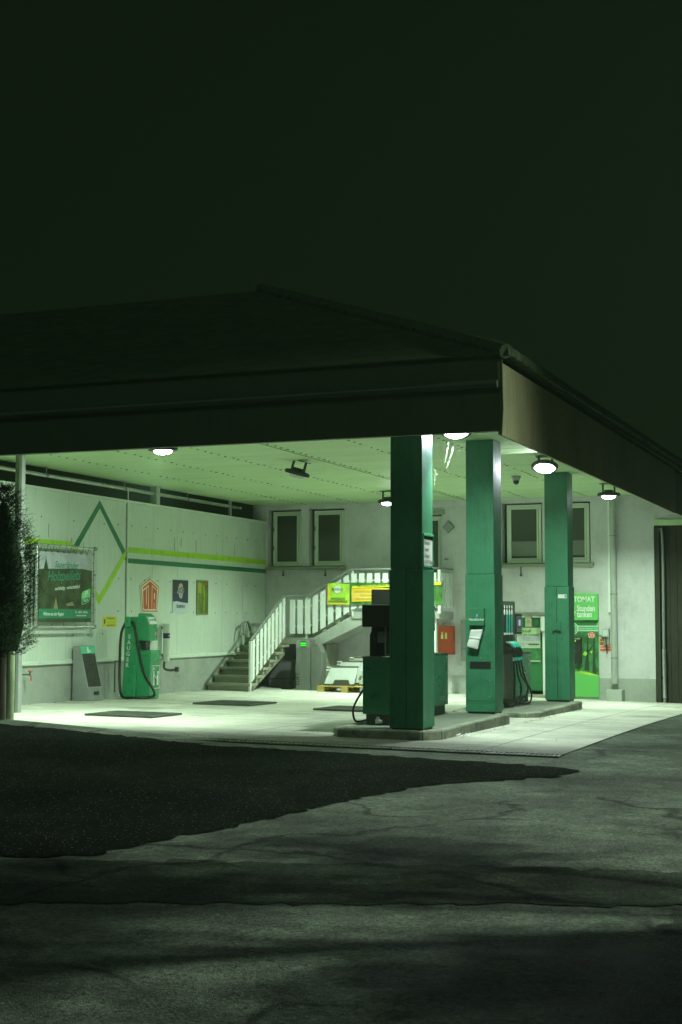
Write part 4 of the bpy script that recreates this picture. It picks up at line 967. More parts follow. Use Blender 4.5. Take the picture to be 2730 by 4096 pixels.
# ------------------------------------------------------------------ stairs
XS0, XS1 = XW+.012, -12.27
ZL, ZBAL = 1.20, 1.76
YL = 28.12
gzs = gz(-12.8, 26.2)
t = thing('concrete_stairs', 'concrete staircase climbing along the side wall and turning right to a balcony', 'staircase', (-12.8, 26.2, gzs))
ns = 7; run = (YL-26.17)/(ns-1); rise = (ZL-gzs)/ns
m_ = MB()
for k in range(ns-1):
    ya = 26.17+run*k; za = gzs+rise*(k+1)
    m_.box(XS0, XS1, ya-.02, ya+run+.02, za-.055, za)         # tread slab
    m_.box(XS0+.02, XS1-.03, ya+.02, ya+.10, za-rise-.0, za-.056)     # riser
m_.build('steps', M['concrete_step'], t, .006)
m_ = MB(); m_.prism([(XS0+.1, 26.25, gzs-.02), (XS0+.1, 26.45, gzs-.02), (XS0+.1, YL, ZL-rise-.22), (XS0+.1, YL, ZL-rise-.06), ], (XS1-XS0-.2, 0, 0)); m_.build('carriage', M['concrete_step'], t)
MB().box(XS0, -11.72, YL, YB-.03, ZL-.14, ZL).build('landing', M['concrete_step'], t, .008)
m_ = MB(); n2 = 3; r2 = (-10.84+11.72)/n2; h2 = (ZBAL-ZL)/(n2+0)
for k in range(n2): m_.box(-11.72+r2*k, -11.72+r2*(k+1)+.02, YL+.03, YB-.03, ZL+h2*(k+1)-.06, ZL+h2*(k+1)-.001*k)
m_.build('upper_steps', M['concrete_step'], t)
m_ = MB(); m_.prism([(-11.80, YL+.035, ZL-.145), (-11.55, YL+.035, ZL-.145), (-10.35, YL+.035, ZBAL-.16), (-10.35, YL+.035, ZBAL-.02), (-10.84, YL+.035, ZBAL-.09), (-11.72, YL+.035, ZL-.001)], (0, YB-YL-.07, 0)); m_.build('upper_carriage', M['plinth'], t)
MB().box(-10.82, -8.86, YL, YB-.004, ZBAL-.15, ZBAL-.003).build('balcony_slab', M['plinth'], t, .01)
MB().box(-11.76, -11.50, YL+.25, YB-.03, gz(-11.6, 28.5)-.1, ZL-.146).build('pier', M['concrete_step'], t)
for (px_, ttt) in (((-9.0, 28.22), 'balcony_post'),): MB().box(px_[0]-.03, px_[0]+.035, px_[1]-.03, px_[1]+.03, gz(*px_)-.05, ZBAL-.152).build(ttt, M['white'], t)

rl = thing('slatted_railing', 'white vertical slat railing along the staircase and balcony', 'railing', (-11, YL, ZL))
hr = MB(); sl = MB(); br_ = MB(); ps = MB(); Yr = YL-.02; Xr_ = XS1-.02
s1 = (ZL-gzs)/(YL-26.17)
def hz(y): return 1.174+(y-26.23)*(2.06-1.174)/(27.778-26.23)
hr.tube([(Xr_, 26.20, 1.16), (Xr_, 27.80, hz(27.80)), (Xr_+.03, Yr, 2.10), (-11.80, Yr, 2.10), (-10.84, Yr, 2.655), (-8.87, Yr, 2.66), (-8.87, YB-.01, 2.66)], .022, 8)
hr.build('handrail', M['handrail'], rl)
k = 26.28; cnt = 0
while k < 28.0:
    zt1 = hz(k)-.07; zb1 = gzs+(k-26.17)*s1+.13; sl.prism([(Xr_-.01, k, zb1), (Xr_-.01, k+.115, zb1+.115*.57), (Xr_-.01, k+.115, zt1+.115*.57), (Xr_-.01, k, zt1)], (.022, 0, 0)); k += .192
def rail_top(x): return 2.10 if x < -11.80 else (2.10+(x+11.80)*(.555/.96) if x < -10.84 else 2.655)
def rail_bot(x): return ZL+.085 if x < -11.68 else (ZL+.085+(x+11.68)*(.56/.96) if x < -10.72 else 1.845)
k = -12.24
while k < -8.95:
    x1 = k+.118
    sl.prism([(k, Yr-.011, rail_bot(k)), (x1, Yr-.011, rail_bot(x1)), (x1, Yr-.011, rail_top(x1)-.085), (k, Yr-.011, rail_top(k)-.085)], (0, .022, 0)); k += .1775
k = YL+.02
while k < YB-.08: sl.box(-8.88, -8.858, k, k+.10, 1.845, 2.57); k += .16
sl.build('slats', M['rail_white'], rl)
for dz1 in (.16, .72):
    z1_ = 0
br_.tube([(Xr_-.018, 26.25, hz(26.25)-.25), (Xr_-.018, 28.0, hz(28.0)-.25)], .011, 6); br_.tube([(Xr_-.018, 26.25, hz(26.25)-.72), (Xr_-.018, 28.0, hz(28.0)-.72)], .011, 6)
for dd in (.24, .66):
    br_.tube([(-12.26, Yr+.018, 2.10-dd), (-11.80, Yr+.018, 2.10-dd), (-10.84, Yr+.018, 2.655-dd), (-8.88, Yr+.018, 2.655-dd)], .012, 6)
    br_.tube([(-8.888, Yr+.02, 2.655-dd), (-8.888, YB-.02, 2.655-dd)], .011, 6)
br_.build('rail_bar', M['rail_white'], rl)
MB().box(Xr_-.02, Xr_+.025, 26.17, 26.215, gzs-.02, 1.15).build('post', M['white'], rl); MB().box(-8.893, -8.83, Yr-.03, Yr+.02, 1.72, 2.63).build('post', M['white'], rl)
for x in (-11.86, -10.80): MB().box(x-.018, x+.018, Yr+.013, Yr+.05, rail_bot(x)-.14, rail_top(x)-.02).build('post', M['white'], rl)

# banner on the railing
YBn = Yr-.04
t = thing('garden_banner', 'yellow and lime garden care banner tied to the balcony railing', 'banner', (-10, YBn, 1.9))
a = onY(1312, 2420, YBn); b = onY(1400, 2333, YBn); XE = onY(1771, 2400, YBn).x
z0, z1 = a.z, b.z
def sheetY(x0, x1, za, zb_, amp, name, m, par, k=0, n=10):
    m_ = MB(); vs = []
    for j in range(2):
        for i in range(n+1):
            u = i/n; vs.append((x0+(x1-x0)*u, YBn-k-amp*math.sin(u*7), (za if j == 0 else zb_)+ (.012*math.sin(u*5) if j else .008*math.sin(u*6))))
    m_.add(vs, [(i, i+1, n+2+i, n+1+i) for i in range(n)], 0, True); return m_.build(name, m, par)
bn = sheetY(a.x, XE, z0, z1, .006, 'banner_cloth', mat('banner_green', (.06,.20,.035), .6, var=.7, vscale=6), t, 0, 30)
sheetY(a.x+.002, b.x, z0+.003, z1-.003, .003, 'lime_panel', M['limep'], bn, .012)
q0, q1 = onY(1408, 2407, YBn), onY(1730, 2355, YBn)
sheetY(q0.x, q1.x, q0.z, q1.z+.01, .003, 'text_panel', M['yellow2'], bn, .012)
q2, q3 = onY(1408, 2354, YBn), onY(1768, 2341, YBn)
m_ = MB(); m_.prism([(q2.x, YBn-.016, q2.z), (XE-.02, YBn-.016, q2.z+.06), (XE-.02, YBn-.016, q3.z+.07), (q2.x+.02, YBn-.016, q3.z+.0)], (0, .003, 0)); m_.build('headline_panel', M['yellow'], bn)
MB().box(a.x+.003, a.x+.06, YBn-.020, YBn-.017, z0+.01, z1-.02).box(a.x+.061, b.x-.003, YBn-.020, YBn-.017, z0+.01, z0+.05).build('yellow_edge', M['yellow'], bn)
c = onY(1352, 2358, YBn); MB().cyl((c.x, YBn-.024, c.z), .085, .006, 20, 'y').build('logo_disc', M['white'], bn)
text('Solabiol', (c.x, YBn-.026, c.z+.005), .085, mat('logo_ink', (.10,.16,.06), .6), bn, '-Y', .0004, .001, 'CENTER', .95)
text('NATÜRLICHE\nPFLANZENPFLEGE', (c.x+.015, YBn-.026, z0+.10), .060, M['darkprint'], bn, '-Y', .0004, .001, 'CENTER', .9)
text('NATÜRLICH GESUNDE PFLANZEN', (q2.x+.62, YBn-.021, q2.z+.062), .066, M['signdark'], bn, '-Y', .0004, .001, 'CENTER', .95, 0, 1.6)
text('UNTERSTÜTZUNG & ABWEHR\nVON SCHÄDLINGEN\nFÜR GESUNDES WACHSTUM', (q0.x+.45, YBn-.018, (q0.z+q1.z)/2), .062, mat('print_olive', (.35,.25,.02), .6), bn, '-Y', .0004, 0, 'CENTER', .9, 0, 0, 1.25)
m_ = MB()
for i in range(2): m_.box(q0.x+.01, q0.x+.80, YBn-.0165, YBn-.0155, q0.z+.085+.075*i, q0.z+.092+.075*i)
m_.build('rule_line', M['white'], bn)
# small hoop leaning on the wall at the top of the lower flight
q = onX(1000, 2500, -13.1); t = thing('handrail_hoop', 'small rounded hoop rail at the wall above the lower stairs', 'handrail', (-13.1, q.y, ZL))
yy_ = 27.75; zz_ = onX(1000, 2520, -13.1).z
m_ = MB(); m_.tube(smooth_path([(-13.12, yy_-.30, zz_-.12), (-13.12, yy_-.22, zz_+.10), (-13.12, yy_-.05, zz_+.17), (-13.12, yy_+.12, zz_+.15), (-13.12, yy_+.22, zz_-.02)], 6), .028, 8); m_.build('hoop', M['handrail'], t)
m_ = MB(); m_.tube([(-13.12, yy_-.1, zz_-.12), (-13.12, yy_-.08, zz_+.11)], .02, 6); m_.tube([(-13.12, yy_+.04, zz_-.12), (-13.12, yy_+.03, zz_+.13)], .02, 6); m_.build('upright', M['lgrey'], t)

# ------------------------------------------------------------------ air tower, pallet, dark panel below the stairs
g_ = gz(-11.6, 27.9)
t = thing('air_tower', 'brushed grey tyre air tower with green digits lettered LUFT under the stairs', 'tyre air machine', (-11.62, 27.85, g_))
m_ = MB(); m_.box(-11.93, -11.60, 27.70, 27.98, g_, g_+1.08); m_.build('body', M['tower'], t, .012)
m_ = MB(); m_.prism([(-11.598, 27.72, g_), (-11.40, 27.72, g_), (-11.33, 27.72, g_+.45), (-11.33, 27.72, g_+.80), (-11.42, 27.72, g_+.97), (-11.598, 27.72, g_+.90)], (0, .25, 0)); m_.build('side_fairing', M['tower'], t, .02)
MB().box(-11.92, -11.62, 27.692, 27.699, g_+.90, g_+1.06).build('display_plate', M['grey'], t)
MB().box(-11.82, -11.69, 27.686, 27.691, g_+.915, g_+1.03).build('display_frame', M['black'], t)
m_ = MB()
for zz_ in (.93, .975):
    for k in range(3): m_.box(-11.812+.042*k, -11.776+.042*k, 27.682, 27.685, g_+zz_, g_+zz_+.03)
m_.build('digits', M['led'], t)
o = text('LUFT', (-11.885, 27.697, g_+.24), .13, M['black'], t, '-Y', .0006, .002, 'CENTER', .9, tilt=90)
pts = []
for k in range(90): a = k*.9; pts.append((-12.02+.045*math.cos(a)-.0012*k*.6, 27.80+.045*math.sin(a), g_+.60-.0055*k))
MB().tube(pts, .010, 5).build('coiled_hose', M['hose'], t)
MB().tube([(-12.25, 27.72, g_+.03), (-12.02, 27.72, g_+.03)], [.05, .06], 10).build('hose_end', M['hose'], t)

t = thing('wooden_pallet', 'yellowish wooden pallet below the balcony stairs', 'pallet', (-10.9, 27.6, g_))
gp = gz(-10.6, 27.5); m_ = MB(); X0_, X1_, Ya_, Yb_ = -11.27, -10.07, 27.30, 28.05
for k in range(7): m_.box(X0_, X1_, Ya_+.11*k, Ya_+.11*k+.09, gp+.118, gp+.138)
for xk in (X0_, X0_+.53, X1_-.14):
    for yk in (Ya_, Ya_+.31, Yb_-.1): m_.box(xk, xk+.14, yk, yk+.1, gp+.022, gp+.1)
    m_.box(xk, xk+.14, Ya_, Yb_, gp+.101, gp+.117); m_.box(xk, xk+.14, Ya_, Yb_, gp+.001, gp+.021)
m_.build('boards', M['wood'], t, .003)
def slab_panel(label, x, y, z, w_, h_, lean, m):
    t = thing('leaning_slab', label, 'slab', (x, y, z), 'slabs stacked on the pallet')
    m_ = MB(); sh_ = .09
    base = [(0, 0, 0), (w_, 0, 0), (w_+sh_*.4, lean, h_), (sh_, lean, h_)]
    m_.prism([(x+a, y+b, z+c) for a, b, c in base], (0, .045, 0)); m_.build('face', m, t, .004)
    e = MB(); e.box(x-.02, x+w_+.02, y-.012, y+.05, z-.03, z-.001); e.prism([(x+sh_, y+lean-.002, z+h_+.001), (x+w_+.03, y+lean-.002, z+h_+.001), (x+w_+.03, y+lean+.02, z+h_+.035), (x+sh_+.02, y+lean+.02, z+h_+.035)], (0, .05, 0)); e.build('edge_rail', M['slab_dark'], t)
    c_ = MB(); c_.box(x+sh_-.10, x+sh_-.01, y+lean-.01, y+lean+.02, z+h_-.06, z+h_-.035); c_.box(x+sh_-.09, x+sh_, y+lean-.01, y+lean+.02, z+h_-.005, z+h_+.02); c_.build('clip', M['white'], t)
    return t
zp = gp+.172
slab_panel('pale grey slab leaning foremost on the pallet', -11.17, 27.42, zp, .66, .33, .16, M['slab'])
slab_panel('pale slab leaning second in the stack on the pallet', -11.02, 27.66, zp+.02, .72, .42, .14, M['slab'])
slab_panel('pale slab leaning rearmost in the stack on the pallet', -10.82, 27.90, zp+.02, .66, .50, .10, mat('slab_tan', (.42,.42,.36), .8, var=.15))
m_ = MB(); m_.prism([(-10.98, 27.395, gp+.139), (-10.58, 27.395, gp+.139), (-10.62, 27.395, gp+.26), (-10.92, 27.395, gp+.26)], (0, .02, 0)); tag(m_.build('carry_handle', M['slab_dark']), 'dark trapezoid clamp in front of the foremost slab on the pallet', 'clamp')
slp = slab_panel('grey slab standing apart at the right of the pallet stack', -10.42, 27.50, zp, .30, .34, .12, mat('slab_warm', (.36,.37,.31), .8, var=.15))
t = thing('storage_box', 'dark grey sloping storage box in the shadow under the stairs', 'box', (-12.6, 28.4, g_))
MB().prism([(-12.85, 28.35, g_), (-12.1, 28.35, g_), (-12.1, 28.35, g_+.62), (-12.55, 28.35, g_+.62), (-12.85, 28.35, g_+.25)], (0, .4, 0)).build('body', mat('box_grey', (.16,.165,.17), .7), t, .01)
MB().box(-12.84, -12.11, 28.342, 28.349, g_+.20, g_+.215).build('lid_seam', M['black'], t)

# ------------------------------------------------------------------ things on the rear wall
def back_thing(name, label, cat, xa, xb, ya, yb, t, m, part='body', off=.003, Y=YB, bev=.005):
    a, b = onY(xa, yb, Y), onY(xb, ya, Y); o = thing(name, label, cat, ((a.x+b.x)/2, Y, a.z))
    MB().box(a.x, b.x, Y-off-t, Y-off, a.z, b.z).build(part, m, o, bev); return o, (a.x, b.x, a.z, b.z, Y-off-t)
o, r = back_thing('extinguisher_cabinet', 'red fire equipment cabinet on the rear wall under the balcony', 'cabinet', 1765, 1822, 2504, 2617, .20, M['red'], 'cabinet')
m_ = MB(); w_ = r[1]-r[0]; h_ = r[3]-r[2]
m_.box(r[0]+w_*.20, r[0]+w_*.36, r[4]-.003, r[4]-.0005, r[2]+h_*.55, r[2]+h_*.70); m_.box(r[0]+w_*.24, r[0]+w_*.32, r[4]-.003, r[4]-.0005, r[2]+h_*.705, r[2]+h_*.79); m_.box(r[0]+w_*.48, r[0]+w_*.62, r[4]-.003, r[4]-.0005, r[2]+h_*.55, r[2]+h_*.76)
m_.build('pictogram', mat('luminous_print', (.6,.68,.25), .6), o)
m_ = MB(); m_.box(r[0]+.015, r[1]-.015, r[4]-.002, r[4]-.0005, r[2]+.012, r[2]+.018); m_.box(r[1]-.03, r[1]-.022, r[4]-.01, r[4]-.0005, r[2]+h_*.4, r[2]+h_*.5); m_.build('door_edge', M['black'], o)
o, r = back_thing('fire_sign', 'small orange fire sign above the red cabinet under the balcony', 'sign', 1744, 1753, 2470, 2500, .004, M['orange'], 'plate'); MB().box(r[0]+.012, r[1]-.012, r[4]-.002, r[4]-.0005, r[2]+.05, r[3]-.06).build('pictogram', M['white'], o)
o, r = back_thing('meter_cabinet', 'flat grey meter cabinet partly hidden by the middle pillar', 'cabinet', 1851, 1885, 2481, 2643, .10, M['grey'], 'cabinet'); MB().box(r[0]+.02, r[1]-.02, r[4]-.004, r[4]-.0005, r[2]+.25, r[2]+.26).build('seam', M['black'], o)
c = onY(1795, 2108, YB); s_ = .125
t = thing('diamond_lamp', 'dark diamond-shaped wall lamp beside the balcony door', 'wall lamp', (c.x, YB, c.z))
MB().prism([(c.x-s_, YB-.05, c.z), (c.x, YB-.05, c.z-s_), (c.x+s_, YB-.05, c.z), (c.x, YB-.05, c.z+s_)], (0, .047, 0)).build('cover', M['grey'], t, .01)
MB().prism([(c.x-s_*1.1, YB-.012, c.z), (c.x, YB-.012, c.z-s_*1.1), (c.x+s_*1.1, YB-.012, c.z), (c.x, YB-.012, c.z+s_*1.1)], (0, .009, 0)).build('back_plate', M['dgrey'], t)
o, r = back_thing('door_bell', 'small grey bell box on the wall above the balcony railing', 'door bell', 1780, 1796, 2233, 2241, .03, M['grey']); MB().cyl((r[0]+.03, r[4]-.004, (r[2]+r[3])/2), .01, .003, 8, 'y').build('button', M['black'], o)
# posters in the shop door
Yd = YB+.05
o, r = back_thing('station_poster', 'green and white opening poster in the shop doorway behind the rear pump', 'poster', 2069, 2162, 2511, 2646, .006, mat('poster_pale', (.42,.55,.34), .6, var=.1), 'print', 0, Yd-.0, 0)
w_ = r[1]-r[0]; h_ = r[3]-r[2]; y_ = r[4]
def pp_(m, u0, u1, v0, v1, nm, k=.001): return MB().box(r[0]+w_*u0, r[0]+w_*u1, y_-k-.0008, y_-k, r[2]+h_*v0, r[2]+h_*v1).build(nm, m, o)
pp_(M['skyp'], 0, 1, .60, .74, 'printed_sky'); pp_(M['forest'], 0, 1, .04, .40, 'printed_green'); pp_(M['lgrey'], .12, .88, .44, .56, 'printed_roof'); pp_(M['dgrey'], .5, .95, .49, .53, 'printed_car', .002); pp_(M['slab'], .35, .5, .42, .50, 'printed_panel', .002)
text('Raiffeisen', (r[0]+w_*.30, y_-.003, r[2]+h_*.90), .085, M['signdark'], o, '-Y', .0004, .001); text('Die 24h-Tankstelle', (r[0]+w_*.5, y_-.003, r[2]+h_*.79), .058, M['signdark'], o, '-Y', .0004, .001)
m_ = MB(); m_.prism([(r[0]+w_*.50, y_-.003, r[2]+h_*.86), (r[0]+w_*.54, y_-.003, r[2]+h_*.86), (r[0]+w_*.62, y_-.003, r[2]+h_*.95), (r[0]+w_*.57, y_-.003, r[2]+h_*.95)], (0, .001, 0)); m_.build('printed_slash', M['signdark'], o)
o, r = back_thing('door_notice', 'small pale notice with an orange edge at the top of the shop door', 'notice', 2102, 2129, 2464, 2508, .004, mat('notice_pale', (.42,.50,.32), .7), 'sheet', 0, Yd, 0); MB().box(r[1]-.012, r[1], r[4]-.002, r[4]-.0005, r[2], r[3]).box(r[0], r[1]-.0125, r[4]-.002, r[4]-.0005, r[2], r[2]+.008).build('edge', M['orange'], o); text('Bitte\nbeachten', ((r[0]+r[1])/2, r[4]-.001, r[2]+.12), .035, M['dgrey'], o)
o, r = back_thing('door_lamp', 'white rounded box lamp on the shop door frame left of the rear pillar', 'wall lamp', 2168, 2186, 2466, 2526, .14, M['white'], 'cover', 0, YB+.0, .03); MB().box(r[0]+.02, r[1]-.02, r[4]+.02, r[4]+.12, r[2]-.02, r[2]-.001).build('base', M['grey'], o)

# fuel terminal with sign and forest panel
xa_, xb_ = 2228, 2392
A0, A1 = onY(xa_, 2786, YB), onY(xb_, 2374, YB)
YT = YB-.12
a = onY(xa_, 2480, YT); b = onY(2391, 2374, YT)
t = thing('terminal_sign', 'bright green sign lettered 24 Stunden tanken above the fuel terminal', 'sign', ((a.x+b.x)/2, YT, a.z))
MB().box(a.x, b.x, YT, YB-.002, a.z, b.z).build('panel', M['signgreen'], t, .004)
def PB(px, py, Y): p = onY(px, py, Y); return p
q = PB(2380, 2398, YT); text('AUTOMAT', (q.x, YT-.002, q.z), .158, M['white'], t, '-Y', .0008, .004, 'RIGHT', .80)
q = PB(2381, 2434, YT); text('Stunden', (PB(2309, 2434, YT).x, YT-.002, q.z), .172, M['white'], t, '-Y', .0008, .005, 'LEFT', .66)
q = PB(2381, 2458, YT); text('tanken', (PB(2309, 2456, YT).x, YT-.002, q.z), .172, M['white'], t, '-Y', .0008, .005, 'LEFT', .66)
q = PB(2303, 2447, YT); text('24', (q.x, YT-.002, q.z), .30, M['white'], t, '-Y', .0008, .006, 'RIGHT', .72)
Yp = YB-.05
a = onY(xa_, 2786, Yp); b = onY(2394, 2486, Yp)
t = thing('fuel_terminal', 'tall printed panel with forest scene and black card terminal right of the rear pillar', 'fuel terminal', ((a.x+b.x)/2, Yp, a.z))
W_ = b.x-a.x; H_ = b.z-a.z
def U(u, v, k=.002): return (a.x+W_*u, Yp-k, a.z+H_*v)
MB().box(a.x, b.x, Yp, YB-.002, a.z, b.z).build('panel', M['signgreen'], t, .004)
m_ = MB(); m_.prism([U(0, .38), U(.45, .37), U(1, .29), U(1, .878), U(0, .878)], (0, .0012, 0)); fo = m_.build('printed_forest', M['forest'], t)
m_ = MB(); m_.prism([U(.66, .36, .004), U(.78, .35, .004), U(.76, .6, .004), U(.775, .82, .004), U(.735, .82, .004), U(.72, .6, .004)], (0, .001, 0)); m_.prism([U(.85, .33, .004), U(.94, .31, .004), U(.91, .6, .004), U(.93, .84, .004), U(.885, .84, .004), U(.875, .6, .004)], (0, .001, 0)); m_.prism([U(.74, .60, .004), U(.88, .70, .004), U(.88, .68, .004), U(.75, .575, .004)], (0, .001, 0)); m_.build('printed_trunk', M['trunkp'], fo)
m_ = MB(); m_.box(*(U(.48, 0)[0], U(.58, 0)[0]), Yp-.0045, Yp-.0035, U(0, .45)[2], U(0, .53)[2]); m_.build('printed_light', M['skyp'], fo)
m_ = MB(); m_.prism([U(.40, .345, .004), U(.7, .335, .004), U(1, .29, .004), U(1, .275, .004), U(.7, .30, .004), U(.40, .325, .004)], (0, .001, 0)); m_.prism([U(.62, .56, .0045), U(.70, .54, .0045), U(.74, .58, .0045), U(.68, .61, .0045)], (0, .0008, 0)); m_.prism([U(.80, .60, .0045), U(.84, .57, .0045), U(.86, .62, .0045)], (0, .0008, 0)); m_.build('printed_glade', M['limep'], fo)
MB().prism([U(0, .942), U(.95, .942), U(.99, .995), U(0, .995)], (0, .0015, 0)).build('dark_band', M['signdark'], t)
MB().prism([U(0, .879), U(1, .879), U(1, .94), U(0, .94)], (0, .0015, 0)).build('teal_band', M['signteal'], t)
MB().prism([U(0, .872, .0036), U(1, .872, .0036), U(1, .882, .0036), U(0, .882, .0036)], (0, .001, 0)).prism([U(0, .934, .0036), U(1, .934, .0036), U(1, .944, .0036), U(0, .944, .0036)], (0, .001, 0)).build('white_rule', M['white'], t)
q = U(.78, .908, .005); text('Sauerland eG', (q[0]-.02, q[1], q[2]), .088, mat('band_letter', (.35,.65,.42), .5), t, '-Y', .0005, .001, 'CENTER', .92)
cx, cz = U(.375, 0)[0], U(0, .905)[2]; rr = .135
MB().cyl((cx, Yp-.010, cz), rr, .004, 26, 'y').build('logo_ring', M['white'], t)
MB().cyl((cx, Yp-.014, cz), rr*.90, .0035, 26, 'y').build('logo_disc', M['signteal'], t)
MB().cyl((cx, Yp-.018, cz), rr*.72, .0035, 26, 'y').build('logo_inner', M['white'], t)
MB().cyl((cx, Yp-.0215, cz), rr*.66, .003, 26, 'y').build('logo_field', M['signteal'], t)
m_ = MB(); k_ = Yp-.0245
m_.prism([(cx-.02, k_, cz-.085), (cx+.015, k_, cz-.085), (cx-.0, k_, cz), (cx+.015, k_, cz+.085), (cx-.02, k_, cz+.085), (cx-.035, k_, cz)], (0, .002, 0)); m_.prism([(cx+.0, k_, cz), (cx+.07, k_, cz+.06), (cx+.05, k_, cz+.075), (cx-.005, k_, cz+.02)], (0, .002, 0)); m_.prism([(cx+.0, k_, cz), (cx+.06, k_, cz-.07), (cx+.04, k_, cz-.08), (cx-.005, k_, cz-.02)], (0, .002, 0)); m_.build('logo_mark', M['white'], t)
p0, p1 = onY(2262, 2654, Yp-.12), onY(2324, 2552, Yp-.12)
m_ = MB(); m_.box(p0.x, p1.x, Yp-.14, Yp-.003, p0.z, p1.z); tm = m_.build('card_terminal', M['black'], t, .01)
MB().box(p0.x+.01, p1.x-.01, Yp-.155, Yp-.141, p1.z-.025, p1.z-.005).build('terminal_light', M['lgrey'], tm); MB().box(p1.x-.14, p1.x-.10, Yp-.144, Yp-.1405, p1.z-.075, p1.z-.045).build('status_light', mat('status_lit', (.2,.5,.05), .4, emis=(.3, 1, .05), estr=.8), tm)
MB().cyl((p1.x-.11, Yp-.144, p0.z+.25), .028, .0035, 10, 'y').build('card_slot', M['dgrey'], tm)
# card sticker on the panel (faces -Y)
c0, c1 = onY(2353, 2552, Yp-.006), onY(2383, 2528, Yp-.006)
def ST(u, v, k): return (c0.x+(c1.x-c0.x)*u, Yp-.004-k, c0.z+(c1.z-c0.z)*v)
st_ = MB().prism([ST(.1, 0, 0), ST(.9, 0, 0), ST(1, .72, 0), ST(.5, 1, 0), ST(0, .72, 0)], (0, .0015, 0)).build('card_sticker', mat('sticker_cream', (.8,.62,.45), .6), t)
MB().prism([ST(.16, .08, .002), ST(.84, .08, .002), ST(.92, .70, .002), ST(.5, .92, .002), ST(.08, .70, .002)], (0, .001, 0)).build('sticker_ground', mat('sticker_red', (.7,.10,.06), .6), st_)
text('UTA', (ST(.5, 0, 0)[0], Yp-.0082, ST(0, .40, 0)[2]), .085, mat('sticker_letter', (.85,.7,.55), .6), st_, '-Y', .0003, .001, 'CENTER', .85)

# light / switch box, red sign, pipes
o, r = back_thing('flood_switch_box', 'weathered glass-fronted box lamp beside the grey downpipe', 'wall lamp', 2414, 2441, 2515, 2547, .14, M['lgrey'], 'housing'); MB().box(r[0]+.02, r[1]-.02, r[4]-.008, r[4]-.0005, r[2]+.02, r[3]-.02).build('glass_front', M['lens_off'], o)
MB().box(r[0]+.03, r[1]-.0, YB-.10, YB-.003, r[2]-.16, r[2]-.004).build('junction_box', M['grey'], o)
MB().tube(smooth_path([(r[0]+.07, YB-.11, r[2]-.01), (r[0]+.085, YB-.11, r[2]-.2), (r[0]+.09, YB-.06, r[2]-.34)], 5), .012, 6).build('cable', M['black'], o)
q = onY(2409, 2560, YB); t = thing('emergency_stop', 'yellow emergency stop button left above the red warning sign', 'button', (q.x, YB, q.z)); MB().box(q.x-.035, q.x+.035, YB-.06, YB-.003, q.z-.05, q.z+.03).build('housing', M['yellow2'], t, .008); MB().cyl((q.x, YB-.09, q.z+.0), .025, .03, 10, 'y').build('button', M['red'], t); MB().tube([(q.x, YB-.02, q.z+.03), (q.x-.02, YB-.02, q.z+.09), (q.x-.09, YB-.02, q.z+.09)], .006, 5).build('cable', M['black'], t)
o, r = back_thing('warning_sign', 'red sign with white lettering NOT AUS beside the downpipe', 'sign', 2402, 2446, 2575, 2604, .008, mat('warn_red', (.72,.09,.035), .5), 'plate'); text('NOT - AUS', ((r[0]+r[1])/2, r[4]-.0006, r[2]+.105), .055, M['white'], o, '-Y', .0004, .001); text('TANKSTELLE', ((r[0]+r[1])/2, r[4]-.0006, r[2]+.055), .045, M['white'], o, '-Y', .0004, .001)
MB().box(r[0]-.008, r[1]+.008, YB-.0028, YB-.0008, r[2]-.012, r[3]+.005).build('backing', M['white'], o)
pd = onY(2460, 2700, YB-.1)
t = thing('downpipe', 'broad grey downpipe running down the rear wall into a concrete block', 'downpipe', (pd.x, YB-.08, 0)); MB().tube([(pd.x, YB-.10, .30), (pd.x, YB-.10, ZC-.003)], .068, 14).build('pipe', M['lgrey'], t)
m_ = MB()
for zz_ in (.8, 2.1, 3.3): m_.tube([(pd.x, YB-.10, zz_), (pd.x, YB-.10, zz_+.03)], .074, 14); m_.box(pd.x-.01, pd.x+.01, YB-.03, YB-.003, zz_, zz_+.03)
m_.build('clamp', M['grey'], t)
pc = onY(2440, 2440, YB-.03); zt2 = onY(2440, 2449, YB).z
t = thing('cable_duct', 'thin white cable duct beside the grey downpipe', 'cable duct', (pc.x, YB, zt2)); MB().box(pc.x-.022, pc.x+.018, YB-.035, YB-.003, zt2, ZC-.01).build('duct', M['white'], t); MB().box(pc.x-.026, pc.x+.022, YB-.04, YB-.003, zt2-.03, zt2-.002).build('end_piece', M['grey'], t)
a, b = onY(2425, 2803, YB-.40), onY(2488, 2760, YB-.40)
t = thing('concrete_block', 'rough concrete block at the foot of the downpipe', 'concrete block', ((a.x+b.x)/2, YB-.2, a.z)); MB().box(a.x, b.x, YB-.40, YB-.03, -.2, b.z).build('block', M['plinth'], t, .015); MB().box(a.x+.1, b.x-.1, YB-.38, YB-.05, b.z-.004, b.z+.006).build('mortar_cap', M['kerb'], t)
# brown gate downpipe
pg = onY(2655, 2500, YB+.05); t = thing('gate_downpipe', 'thin dark metal downpipe in front of the boarded gate at the right', 'downpipe', (pg.x, YB+.05, 0)); MB().tube(smooth_path([(pg.x-.0, YB+.06, -.1), (pg.x, YB+.06, 1.2), (pg.x, YB+.06, ZG-.35), (pg.x-.10, YB+.06, ZG-.25)], 6), .030, 10).build('pipe', M['grey'], t); MB().tube([(pg.x, YB+.06, .02), (pg.x, YB+.06, 1.0)], .042, 10).build('lower_sleeve', M['steel'], t)
